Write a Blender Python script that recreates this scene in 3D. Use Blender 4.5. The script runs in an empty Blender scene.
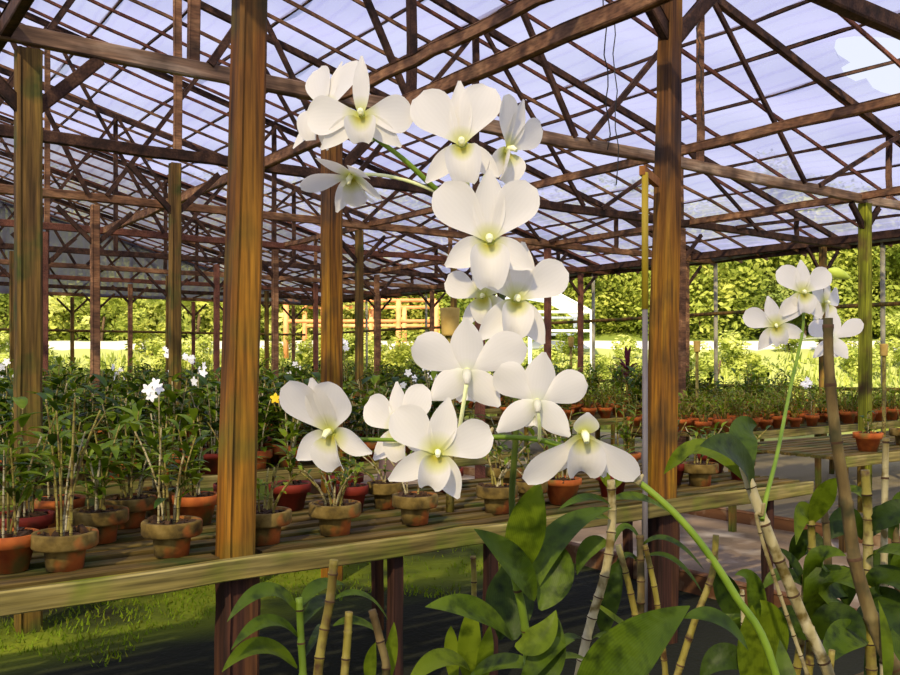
import bpy, math, random
from mathutils import Vector, Matrix
R_ = random.Random(7)
sc = bpy.context.scene
COL = sc.collection
# ---------------------------------------------------------------- frame
F = 900.0; HZ = 360.0; EYE = 1.5
SA, CA = 0.8116, 0.5842          # the shed's long beams run 54 degrees to the right of the view
FWD = Vector((CA, SA, 0)); RGT = Vector((SA, -CA, 0)); UP = Vector((0, 0, 1))
def P(px, py, d):
    return FWD*d + RGT*((px-450)/F*d) + UP*((HZ-py)/F*d + EYE)
def at_v(px, v):                 # u of the point on the line v=const seen at px
    t = (px-450)/F
    return v*(CA+t*SA)/(SA-t*CA)
def proj(p):
    d = p.dot(FWD); return 450+F*p.dot(RGT)/d if d > .05 else -9999, HZ-F*(p.z-EYE)/d if d > .05 else 0, d
def cv(x, y, z):                 # a direction: right, up, towards the viewer
    return (RGT*x + UP*y - FWD*z).normalized()
# ---------------------------------------------------------------- materials
def mat(name, cols, scale=8, detail=4, rough=.8, stretch=(1,1,1), bump=.2, bscale=None, trans=0, coord='Object', pos=None, spec=.3, mix2=None, uvvein=False, rand=0, k=.62, ztint=None, grain=None):
    g_ = lambda c: tuple(x*k*(x+.25)/(x*.55+.32) for x in c)
    cols = [g_(c) for c in cols]; mix2 = (g_(mix2[0]),)+tuple(mix2[1:]) if mix2 else None
    m = bpy.data.materials.new(name); m.use_nodes = True
    nt = m.node_tree; N = nt.nodes; L = nt.links
    for n in list(N): N.remove(n)
    out = N.new('ShaderNodeOutputMaterial'); b = N.new('ShaderNodeBsdfPrincipled')
    b.inputs['Roughness'].default_value = rough
    b.inputs['Specular IOR Level'].default_value = spec
    tc = N.new('ShaderNodeTexCoord'); mp = N.new('ShaderNodeMapping'); mp.inputs['Scale'].default_value = stretch
    L.new(tc.outputs[coord], mp.inputs[0])
    if coord == 'Object' and rand:
        oi = N.new('ShaderNodeObjectInfo'); mm = N.new('ShaderNodeMath'); mm.operation = 'MULTIPLY'; mm.inputs[1].default_value = 37
        L.new(oi.outputs['Random'], mm.inputs[0]); cb = N.new('ShaderNodeCombineXYZ'); 
        for i in range(3): L.new(mm.outputs[0], cb.inputs[i])
        L.new(cb.outputs[0], mp.inputs['Location'])
    nz = N.new('ShaderNodeTexNoise'); nz.inputs['Scale'].default_value = scale; nz.inputs['Detail'].default_value = detail
    L.new(mp.outputs[0], nz.inputs['Vector'])
    cr = N.new('ShaderNodeValToRGB'); e = cr.color_ramp.elements
    n = len(cols); pos = pos or [.3+.4*i/max(1,n-1) for i in range(n)]
    e[0].position = pos[0]; e[0].color = (*cols[0], 1); e[1].position = pos[-1]; e[1].color = (*cols[-1], 1)
    for i in range(1, n-1):
        x = e.new(pos[i]); x.color = (*cols[i], 1)
    L.new(nz.outputs['Fac'], cr.inputs[0]); c = cr.outputs[0]
    if mix2:                      # second noise: (colour, scale, low, high)
        n2 = N.new('ShaderNodeTexNoise'); n2.inputs['Scale'].default_value = mix2[1]; n2.inputs['Detail'].default_value = 3
        L.new(tc.outputs[coord], n2.inputs['Vector'])
        r2 = N.new('ShaderNodeMapRange'); r2.inputs[1].default_value = mix2[2]; r2.inputs[2].default_value = mix2[3]
        L.new(n2.outputs['Fac'], r2.inputs[0]); mx = N.new('ShaderNodeMix'); mx.data_type = 'RGBA'
        L.new(r2.outputs[0], mx.inputs[0]); L.new(c, mx.inputs[6]); mx.inputs[7].default_value = (*mix2[0], 1); c = mx.outputs[2]
    if uvvein:
        wv = N.new('ShaderNodeTexWave'); wv.bands_direction = 'X'; wv.inputs['Scale'].default_value = 3.2; wv.inputs['Distortion'].default_value = .4
        L.new(tc.outputs['UV'], wv.inputs['Vector'])
        r3 = N.new('ShaderNodeMapRange'); r3.inputs[3].default_value = .88; r3.inputs[4].default_value = 1.06; L.new(wv.outputs['Fac'], r3.inputs[0])
        mx = N.new('ShaderNodeMix'); mx.data_type = 'RGBA'; mx.blend_type = 'MULTIPLY'; mx.inputs[0].default_value = 1
        L.new(c, mx.inputs[6]); L.new(r3.outputs[0], mx.inputs[7]); c = mx.outputs[2]
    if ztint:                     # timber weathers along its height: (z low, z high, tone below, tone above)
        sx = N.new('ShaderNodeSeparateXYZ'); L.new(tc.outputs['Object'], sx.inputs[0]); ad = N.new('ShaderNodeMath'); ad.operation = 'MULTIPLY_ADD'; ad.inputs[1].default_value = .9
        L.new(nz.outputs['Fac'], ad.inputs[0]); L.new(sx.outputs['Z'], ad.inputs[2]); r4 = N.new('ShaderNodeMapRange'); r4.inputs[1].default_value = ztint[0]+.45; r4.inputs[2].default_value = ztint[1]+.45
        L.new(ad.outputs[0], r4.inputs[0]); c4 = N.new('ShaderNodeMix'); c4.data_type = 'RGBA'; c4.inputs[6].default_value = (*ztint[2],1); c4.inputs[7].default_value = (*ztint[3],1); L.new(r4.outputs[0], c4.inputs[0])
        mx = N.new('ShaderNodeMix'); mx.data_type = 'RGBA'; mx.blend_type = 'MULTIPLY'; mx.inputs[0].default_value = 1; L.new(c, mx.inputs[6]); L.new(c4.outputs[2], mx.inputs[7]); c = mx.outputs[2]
    if grain:                     # fine fibres: stretch, low, high
        m5 = N.new('ShaderNodeMapping'); m5.inputs['Scale'].default_value = grain[0]; L.new(tc.outputs['Object'], m5.inputs[0]); n5 = N.new('ShaderNodeTexNoise'); n5.inputs['Scale'].default_value = 75; n5.inputs['Detail'].default_value = 5
        L.new(m5.outputs[0], n5.inputs['Vector']); r5 = N.new('ShaderNodeMapRange'); r5.inputs[1].default_value = .32; r5.inputs[2].default_value = .68; r5.inputs[3].default_value = grain[1]; r5.inputs[4].default_value = grain[2]; L.new(n5.outputs['Fac'], r5.inputs[0])
        mx = N.new('ShaderNodeMix'); mx.data_type = 'RGBA'; mx.blend_type = 'MULTIPLY'; mx.inputs[0].default_value = 1; L.new(c, mx.inputs[6]); L.new(r5.outputs[0], mx.inputs[7]); c = mx.outputs[2]
    L.new(c, b.inputs['Base Color'])
    if bump:
        bp = N.new('ShaderNodeBump'); bp.inputs['Strength'].default_value = bump; bp.inputs['Distance'].default_value = .01
        if bscale:
            n3 = N.new('ShaderNodeTexNoise'); n3.inputs['Scale'].default_value = bscale; L.new(mp.outputs[0], n3.inputs['Vector']); L.new(n3.outputs['Fac'], bp.inputs['Height'])
        else: L.new(nz.outputs['Fac'], bp.inputs['Height'])
        L.new(bp.outputs[0], b.inputs['Normal'])
    if trans:
        tr = N.new('ShaderNodeBsdfTranslucent'); L.new(c, tr.inputs[0]); ms = N.new('ShaderNodeMixShader'); ms.inputs[0].default_value = trans
        L.new(b.outputs[0], ms.inputs[1]); L.new(tr.outputs[0], ms.inputs[2]); L.new(ms.outputs[0], out.inputs[0])
    else: L.new(b.outputs[0], out.inputs[0])
    return m
V3 = lambda *a: a
GR = (1,1,.06)
M = {}
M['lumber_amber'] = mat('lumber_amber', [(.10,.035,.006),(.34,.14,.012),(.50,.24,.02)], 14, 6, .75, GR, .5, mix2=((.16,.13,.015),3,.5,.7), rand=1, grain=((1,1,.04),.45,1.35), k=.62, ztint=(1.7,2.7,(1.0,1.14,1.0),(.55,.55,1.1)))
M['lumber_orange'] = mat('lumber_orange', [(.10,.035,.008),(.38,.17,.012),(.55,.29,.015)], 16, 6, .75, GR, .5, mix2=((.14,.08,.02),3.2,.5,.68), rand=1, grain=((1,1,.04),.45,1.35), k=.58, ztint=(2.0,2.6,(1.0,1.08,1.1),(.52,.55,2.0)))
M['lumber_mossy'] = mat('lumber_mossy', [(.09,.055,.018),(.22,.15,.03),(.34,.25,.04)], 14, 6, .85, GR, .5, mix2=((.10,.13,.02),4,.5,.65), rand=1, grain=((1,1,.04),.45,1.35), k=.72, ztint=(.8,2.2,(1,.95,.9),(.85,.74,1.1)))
M['lumber_green'] = mat('lumber_green', [(.16,.17,.015),(.34,.36,.03)], 12, 5, .85, GR, .4, mix2=((.14,.09,.03),3,.5,.65), rand=1, grain=((1,1,.04),.45,1.35), k=.75)
M['lumber_dark'] = mat('lumber_dark', [(.03,.016,.012),(.09,.045,.03),(.16,.085,.05)], 10, 5, .85, (1,1,1), .4, rand=1, grain=((1,1,1),.6,1.4))
M['lumber_brown'] = mat('lumber_brown', [(.10,.05,.028),(.20,.105,.055),(.32,.19,.10)], 9, 6, .8, (.3,1,1), .4, mix2=((.05,.03,.02),3,.5,.75), rand=1, grain=((.2,.2,1),.6,1.3), k=.95)
M['lumber_pale'] = mat('lumber_pale', [(.12,.075,.05),(.26,.17,.11),(.46,.36,.27)], 7, 6, .8, (.25,1,1), .4, rand=1, mix2=((.06,.035,.025),3,.5,.7), grain=((.06,1,1),.6,1.3), k=.95)
M['lumber_red'] = mat('lumber_red', [(.11,.045,.03),(.22,.095,.06)], 9, 5, .8, (1,1,1), .3, rand=1, grain=((1,1,1),.6,1.4), k=.9)
M['board_moss'] = mat('board_moss', [(.16,.12,.03),(.34,.28,.09),(.52,.45,.20)], 9, 6, .85, (.12,1,1), .5, mix2=((.22,.26,.03),4,.48,.7), rand=1, grain=((.04,1,1),.45,1.35), k=.66)
M['slat'] = mat('slat', [(.09,.055,.015),(.22,.15,.035),(.36,.27,.08)], 10, 6, .85, (.1,1,1), .5, mix2=((.11,.14,.02),5,.48,.7), rand=1, grain=((.04,1,1),.45,1.35), k=.5)
M['stain_shade_wood'] = mat('stain_shade_wood', [(.025,.012,.008),(.09,.035,.018),(.16,.07,.02)], 12, 6, .8, GR, .4, grain=((1,1,.04),.45,1.35))  # stained timber, with the shade under the bench mixed into its colour
M['kerb'] = mat('kerb', [(.11,.05,.02),(.22,.11,.045)], 8, 5, .8, (1,.1,1), .4, mix2=((.35,.26,.16),6,.55,.75), k=.9)
M['terracotta'] = mat('terracotta', [(.40,.10,.02),(.70,.24,.05)], 14, 4, .8, (1,1,1), .3, mix2=((.26,.20,.05),9,.5,.65), rand=1)
M['terra_red'] = mat('terra_red', [(.30,.035,.018),(.48,.075,.03)], 12, 4, .7, (1,1,1), .2, mix2=((.12,.05,.02),8,.52,.7), rand=1, k=.42)
M['terra_moss'] = mat('terra_moss', [(.11,.075,.02),(.27,.19,.045),(.42,.31,.10)], 18, 5, .9, (1,1,1), .6, mix2=((.62,.20,.04),7,.50,.62), rand=1, k=.5)
M['bark'] = mat('bark', [(.03,.016,.008),(.14,.075,.03)], 40, 4, .9, bump=.6)
M['cane_y'] = mat('cane_y', [(.22,.17,.03),(.42,.36,.07),(.58,.50,.20)], 30, 5, .6, (1,1,.3), .3, rand=1, mix2=((.16,.09,.03),45,.5,.68), k=.5)
M['cane_w'] = mat('cane_w', [(.34,.27,.09),(.66,.58,.32),(.80,.74,.52)], 34, 5, .65, (1,1,.3), .3, rand=1, mix2=((.24,.18,.04),45,.5,.66), k=.5)
M['cane_b'] = mat('cane_b', [(.09,.06,.022),(.24,.17,.06),(.36,.29,.12)], 40, 6, .8, (1,1,.3), .5, rand=1, mix2=((.10,.09,.03),30,.45,.65), k=.5)
M['cane_g'] = mat('cane_g', [(.14,.22,.02),(.26,.36,.04)], 24, 3, .5, (1,1,.4), .1)
M['bud'] = mat('bud', [(.42,.52,.06),(.62,.68,.14)], 30, 3, .45, k=1, bump=0)
M['node'] = mat('node', [(.05,.025,.012),(.16,.09,.04)], 60, 3, .8)
M['spike'] = mat('spike', [(.17,.28,.02),(.30,.42,.045)], 30, 3, .45, (1,1,1), .1)
M['spike_d'] = mat('spike_d', [(.07,.11,.02),(.15,.19,.03)], 30, 3, .5, (1,1,1), .1)
M['leaf'] = mat('leaf', [(.09,.16,.010),(.20,.30,.015),(.34,.44,.03)], 12, 4, .42, trans=.3, bump=.15, spec=.22, rand=1)
M['leaf_y'] = mat('leaf_y', [(.22,.32,.012),(.40,.50,.04)], 12, 4, .45, trans=.35, bump=.1, spec=.2, rand=1)
M['leaf_d'] = mat('leaf_d', [(.035,.08,.008),(.09,.17,.014)], 14, 4, .4, trans=.2, bump=.15, spec=.22, rand=1)
M['bleaf'] = mat('bleaf', [(.08,.15,.006),(.16,.25,.010),(.26,.36,.02)], 9, 5, .5, trans=.25, bump=.25, bscale=55, spec=.22, uvvein=True, rand=1, k=.44, mix2=((.05,.09,.006),55,.48,.72))
M['bleaf_y'] = mat('bleaf_y', [(.22,.32,.012),(.36,.46,.03)], 9, 5, .5, trans=.35, bump=.2, bscale=50, spec=.2, uvvein=True, rand=1, k=.44, mix2=((.12,.18,.008),55,.48,.72))
M['bleaf_d'] = mat('bleaf_d', [(.05,.10,.006),(.12,.19,.010)], 12, 4, .5, trans=.2, bump=.2, bscale=60, spec=.22, uvvein=True, rand=1, k=.44, mix2=((.02,.045,.005),55,.48,.72))
M['white_pot'] = mat('white_bloom', [(.80,.80,.82),(.9,.9,.9)], 20, 2, .6, trans=.25, bump=0, k=1)
M['pink'] = mat('pink_bloom', [(.35,.08,.18),(.55,.2,.32)], 20, 2, .6, trans=.25, bump=0)
M['yellow'] = mat('yellow_bloom', [(.85,.55,.02),(.9,.7,.05)], 20, 2, .6, trans=.25, bump=0, k=1)
M['cap'] = mat('cap', [(.60,.40,.10),(.75,.55,.18)], 18, 3, .7, bump=.2)
M['white_pipe'] = mat('white_pipe', [(.70,.72,.75),(.85,.87,.9)], 5, 2, .5, bump=0, k=1)
M['pale_pipe'] = mat('pale_pipe', [(.35,.32,.22),(.58,.55,.42)], 7, 3, .6, bump=.1, rand=1)
M['orange_pipe'] = mat('orange_pipe', [(.66,.28,.12),(.80,.42,.22)], 3, 2, .6, bump=0, k=.9)
M['white_film'] = mat('white_film', [(.75,.80,.86),(.9,.93,.96)], 4, 2, .5, trans=.4, bump=0, k=1)
M['steel'] = mat('steel', [(.20,.18,.18),(.34,.31,.29)], 22, 4, .45, (1,1,.2), .1)
M['brass'] = mat('brass', [(.42,.30,.02),(.62,.48,.05)], 16, 4, .55, (1,1,.2), .1)
M['rust'] = mat('rust', [(.30,.12,.03),(.52,.25,.07)], 20, 4, .8)
M['wire'] = mat('wire', [(.04,.04,.04),(.09,.08,.07)], 20, 2, .6, bump=0)
M['concrete'] = mat('concrete', [(.26,.17,.14),(.38,.27,.23)], 16, 6, .9, bump=.4)
M['path'] = mat('path', [(.15,.115,.075),(.24,.18,.115),(.33,.25,.16)], 1.4, 7, .9, bump=.5, bscale=20, mix2=((.46,.40,.30),2.2,.52,.72), k=.95)
M['tree_leaf'] = mat('tree_leaf', [(.13,.18,.03),(.29,.33,.07),(.46,.47,.14)], .6, 6, .6, coord='Object', trans=.4, bump=0, rand=1, k=1.15)
M['tree_leaf_d'] = mat('tree_leaf_d', [(.09,.14,.035),(.20,.25,.07),(.36,.38,.13)], .7, 6, .6, trans=.35, bump=0, rand=1, k=1.15)
M['shrub_leaf'] = mat('shrub_leaf', [(.20,.25,.05),(.38,.42,.12),(.60,.60,.28)], 1.5, 6, .6, trans=.4, bump=0, rand=1, k=1.15)
M['trunk'] = mat('trunk', [(.08,.05,.03),(.2,.14,.09)], 6, 5, .9, GR, .4)

def petal_mat(name, inner, r0, r1, mid=None, rm=None):
    m = bpy.data.materials.new(name); m.use_nodes = True; nt = m.node_tree; N = nt.nodes; L = nt.links
    b = N['Principled BSDF']; out = N['Material Output']
    tc = N.new('ShaderNodeTexCoord'); ln = N.new('ShaderNodeVectorMath'); ln.operation = 'LENGTH'
    L.new(tc.outputs['Object'], ln.inputs[0])
    mr = N.new('ShaderNodeMapRange'); mr.inputs[1].default_value = 0; mr.inputs[2].default_value = .06; L.new(ln.outputs['Value'], mr.inputs[0])
    cr = N.new('ShaderNodeValToRGB'); e = cr.color_ramp.elements
    e[0].position = r0/.06; e[0].color = (*inner, 1); e[1].position = r1/.06; e[1].color = (.91,.88,.81,1)
    if mid: x = e.new(rm/.06); x.color = (*mid, 1)
    L.new(mr.outputs[0], cr.inputs[0])
    wv = N.new('ShaderNodeTexWave'); wv.inputs['Scale'].default_value = 3; wv.bands_direction = 'X'; L.new(tc.outputs['UV'], wv.inputs['Vector'])
    r3 = N.new('ShaderNodeMapRange'); r3.inputs[3].default_value = .985; r3.inputs[4].default_value = 1.0; L.new(wv.outputs['Fac'], r3.inputs[0])
    mx = N.new('ShaderNodeMix'); mx.data_type = 'RGBA'; mx.blend_type = 'MULTIPLY'; mx.inputs[0].default_value = 1
    L.new(cr.outputs[0], mx.inputs[6]); L.new(r3.outputs[0], mx.inputs[7])
    L.new(mx.outputs[2], b.inputs['Base Color']); b.inputs['Roughness'].default_value = .55; b.inputs['Specular IOR Level'].default_value = .25
    tr = N.new('ShaderNodeBsdfTranslucent'); L.new(mx.outputs[2], tr.inputs[0]); ms = N.new('ShaderNodeMixShader'); ms.inputs[0].default_value = .34
    L.new(b.outputs[0], ms.inputs[1]); L.new(tr.outputs[0], ms.inputs[2]); L.new(ms.outputs[0], out.inputs[0])
    return m
M['petal'] = petal_mat('petal', (.62,.64,.12), .004, .021)
M['petal_plain'] = petal_mat('petal_plain', (.82,.83,.66), .004, .014)
M['lip'] = petal_mat('lip', (.55,.50,.06), .006, .021, (.74,.74,.36), .013)
M['column'] = mat('column', [(.62,.64,.30),(.82,.82,.60)], 60, 2, .5, bump=0, k=1)
M['pedicel'] = mat('pedicel', [(.66,.70,.36),(.80,.82,.55)], 40, 2, .5, bump=0, trans=.2, k=1)

# ---------------------------------------------------------------- mesh builder
class MB:
    def __init__(s): s.v = []; s.f = []; s.m = []; s.uv = []; s.sm = []
    def add(s, vs, fs, mi=0, uv=None, smooth=True):
        o = len(s.v); s.v += [Vector(x) for x in vs]; s.uv += uv or [(0, 0)]*len(vs)
        for f in fs: s.f.append([i+o for i in f]); s.m.append(mi); s.sm.append(smooth)
    def box(s, c, d, mi=0):
        x, y, z = d[0]/2, d[1]/2, d[2]/2; c = Vector(c)
        s.bar_c([c+Vector(q) for q in ((-x,-y,-z),(x,-y,-z),(x,y,-z),(-x,y,-z),(-x,-y,z),(x,-y,z),(x,y,z),(-x,y,z))], mi)
    def bar_c(s, c, mi=0):
        s.add(c, [(0,3,2,1),(4,5,6,7),(0,1,5,4),(1,2,6,5),(2,3,7,6),(3,0,4,7)], mi, smooth=False)
    def bar(s, a, b, w, h, mi=0, up=(0,0,1), w2=None, h2=None):
        a = Vector(a); b = Vector(b); t = (b-a).normalized(); up = Vector(up)
        if abs(t.dot(up)) > .95: up = Vector((0,1,0))
        sd = t.cross(up).normalized(); u = sd.cross(t).normalized(); w2 = w2 or w; h2 = h2 or h
        c = []
        for p, ww, hh in ((a, w, h), (b, w2, h2)):
            c += [p-sd*ww/2-u*hh/2, p+sd*ww/2-u*hh/2, p+sd*ww/2+u*hh/2, p-sd*ww/2+u*hh/2]
        s.bar_c([c[0],c[1],c[2],c[3],c[4],c[5],c[6],c[7]], mi)
    def lumber(s, a, b, w, h, n=10, wob=.004, seed=0, mi=0, axis=None):
        """rough-sawn length: many rings, each a little off"""
        r = random.Random(seed); a = Vector(a); b = Vector(b); t = (b-a).normalized()
        ref = Vector((0,0,1)) if abs(t.z) < .9 else Vector((0,1,0))
        sd = t.cross(ref).normalized(); u = sd.cross(t).normalized(); vs = []; fs = []
        for i in range(n+1):
            p = a.lerp(b, i/n)+sd*r.uniform(-wob,wob)+u*r.uniform(-wob,wob)
            e = .12*min(w,h)
            for q in ((-1,-1,0),(-1,-1,1),(1,-1,1),(1,-1,0),(1,1,0),(1,1,1),(-1,1,1),(-1,1,0)):
                x, y, k = q; dx = e if ((x<0) == (y<0)) == (k==1) else 0; dy = 0 if dx else e
                vs.append(p+sd*(x*(w/2-dx)+r.uniform(-wob,wob)*.4)+u*(y*(h/2-dy)+r.uniform(-wob,wob)*.4))
        for i in range(n):
            for j in range(8): fs.append((i*8+j, i*8+(j+1)%8, i*8+8+(j+1)%8, i*8+8+j))
        fs.append(tuple(range(7,-1,-1))); fs.append(tuple(range(n*8, n*8+8)))
        s.add(vs, fs, mi, smooth=False)
    def tube(s, pts, rad, n=8, mi=0, mis=None, cap=True):
        pts = [Vector(p) for p in pts]; vs = []; fs = []; k = len(pts)
        if not hasattr(rad, '__len__'): rad = [rad]*k
        ref = Vector((.3,.2,1)).normalized(); t0 = (pts[1]-pts[0]).normalized()
        if abs(t0.dot(ref)) > .95: ref = Vector((1,0,0))
        nrm = t0.cross(ref).normalized()
        for i in range(k):
            t = (pts[min(k-1,i+1)]-pts[max(0,i-1)]).normalized()
            nrm = (nrm-t*nrm.dot(t)).normalized(); bn = t.cross(nrm)
            for j in range(n):
                a = 2*math.pi*j/n; vs.append(pts[i]+(nrm*math.cos(a)+bn*math.sin(a))*rad[i])
        o = len(s.v); s.v += vs; s.uv += [(0,0)]*len(vs)
        for i in range(k-1):
            for j in range(n):
                s.f.append([o+i*n+j, o+i*n+(j+1)%n, o+(i+1)*n+(j+1)%n, o+(i+1)*n+j]); s.m.append(mis[i] if mis else mi); s.sm.append(True)
        if cap:
            s.f.append([o+j for j in range(n-1,-1,-1)]); s.m.append(mi); s.sm.append(False)
            s.f.append([o+(k-1)*n+j for j in range(n)]); s.m.append(mi); s.sm.append(False)
    def lathe(s, prof, c=(0,0,0), n=24, mi=0):
        c = Vector(c); vs = []; fs = []
        for r, z in prof:
            for j in range(n): a = 2*math.pi*j/n; vs.append(c+Vector((r*math.cos(a), r*math.sin(a), z)))
        for i in range(len(prof)-1):
            for j in range(n): fs.append((i*n+j, i*n+(j+1)%n, i*n+n+(j+1)%n, i*n+n+j))
        s.add(vs, fs, mi)
    def leaf(s, a, c, b, w, nrm=None, nl=8, nw=2, fold=.22, mi=0, pw=.8, curl=0):
        a, c, b = Vector(a), Vector(c), Vector(b); vs = []; uv = []; fs = []
        nrm = Vector(nrm) if nrm is not None else Vector((0,0,1))
        for i in range(nl+1):
            q = i/nl; p = a*(1-q)**2+c*2*q*(1-q)+b*q*q; t = ((c-a)*(1-q)+(b-c)*q).normalized()
            sd = t.cross(nrm)
            if sd.length < .05: sd = t.cross(Vector((.6,.3,.74)))
            sd.normalize(); nn = sd.cross(t)
            ww = w/2*max(.10 if q < .5 else .02, math.sin(math.pi*min(1,q**pw))**.85)
            for j in range(nw+1):
                x = -1+2*j/nw; vs.append(p+sd*x*ww+nn*(abs(x)**1.3)*fold*ww+nn*curl*ww*math.sin(q*9+x)); uv.append((x, q*2))
        for i in range(nl):
            for j in range(nw): k = i*(nw+1)+j; fs.append((k, k+1, k+nw+2, k+nw+1))
        s.add(vs, fs, mi, uv)
    def build(s, name, mats, parent=None, origin=None, bevel=0):
        me = bpy.data.meshes.new(name); o0 = Vector(origin) if origin is not None else Vector((0,0,0))
        me.from_pydata([tuple(x-o0) for x in s.v], [], s.f)
        if not isinstance(mats, (list, tuple)): mats = [mats]
        for x in mats: me.materials.append(M[x] if isinstance(x, str) else x)
        me.polygons.foreach_set('material_index', s.m); me.polygons.foreach_set('use_smooth', s.sm)
        if any(u != (0,0) for u in s.uv):
            ul = me.uv_layers.new(name='UVMap'); flat = []
            for f in s.f:
                for i in f: flat += s.uv[i]
            ul.data.foreach_set('uv', flat)
        me.update()
        o = bpy.data.objects.new(name, me); COL.objects.link(o)
        if parent is not None:
            o.parent = parent; base = wloc(parent); o.location = o0-base if origin is not None else Vector((0,0,0))
            if origin is None: me.transform(Matrix.Translation(-base))
        elif origin is not None: o.location = o0
        if bevel:
            md = o.modifiers.new('bevel','BEVEL'); md.width = bevel; md.segments = 2; md.limit_method = 'ANGLE'
        return o
def wloc(o):
    p = Vector(o.location)
    while o.parent: o = o.parent; p += Vector(o.location)
    return p
def tag(o, label=None, cat=None, group=None, kind=None):
    if label: o['label'] = label
    if cat: o['category'] = cat
    if group: o['group'] = group
    if kind: o['kind'] = kind
    return o
def empty(name, loc, label, cat, group=None):
    o = bpy.data.objects.new(name, None); COL.objects.link(o); o.location = loc; o.empty_display_size = .1
    return tag(o, label, cat, group, 'thing')
def kids(o): return [c for c in bpy.data.objects if c.parent == o]
TREES = {}
def copy_tree(o, parent=None):
    c = o.copy(); COL.objects.link(c)
    if parent: c.parent = parent
    if o.name not in TREES: TREES[o.name] = list(o.children)
    for ch in TREES[o.name]: copy_tree(ch, c)
    return c

# ---------------------------------------------------------------- sun, sky, camera
w = bpy.data.worlds.new('sky'); sc.world = w; w.use_nodes = True
nt = w.node_tree; N = nt.nodes; L = nt.links
tc = N.new('ShaderNodeTexCoord'); sx = N.new('ShaderNodeSeparateXYZ'); cr = N.new('ShaderNodeValToRGB')
L.new(tc.outputs['Generated'], sx.inputs[0]); L.new(sx.outputs['Z'], cr.inputs[0])
cr.color_ramp.elements[0].position = 0; cr.color_ramp.elements[0].color = (.88,.91,1,1)
cr.color_ramp.elements[1].position = .7; cr.color_ramp.elements[1].color = (.72,.79,1,1)
L.new(cr.outputs[0], N['Background'].inputs[0]); N['Background'].inputs[1].default_value = SKY = 1.1
sd = bpy.data.lights.new('sun', 'SUN'); sd.energy = 9.5; sd.angle = math.radians(1.5); sd.color = (1,.83,.54)
so = bpy.data.objects.new('sun', sd); COL.objects.link(so)
to_sun = Vector((-.62,-.50,.60)).normalized(); so.rotation_euler = to_sun.to_track_quat('Z','Y').to_euler()
cd = bpy.data.cameras.new('camera'); cd.lens = 36; cd.sensor_width = 36; cd.shift_y = .025; cd.clip_start = .02; cd.clip_end = 300
co = bpy.data.objects.new('camera', cd); COL.objects.link(co); co.location = (0,0,EYE)
co.rotation_euler = (math.pi/2, 0, -math.atan2(CA, SA)); sc.camera = co
sc.view_settings.view_transform = 'Standard'; sc.view_settings.look = 'None'; sc.view_settings.gamma = 1; sc.view_settings.exposure = -.08
sc.view_settings.use_curve_mapping = False
sc.cycles.transparent_max_bounces = 16; sc.cycles.max_bounces = 6; sc.cycles.caustics_reflective = False; sc.cycles.caustics_refractive = False

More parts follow.
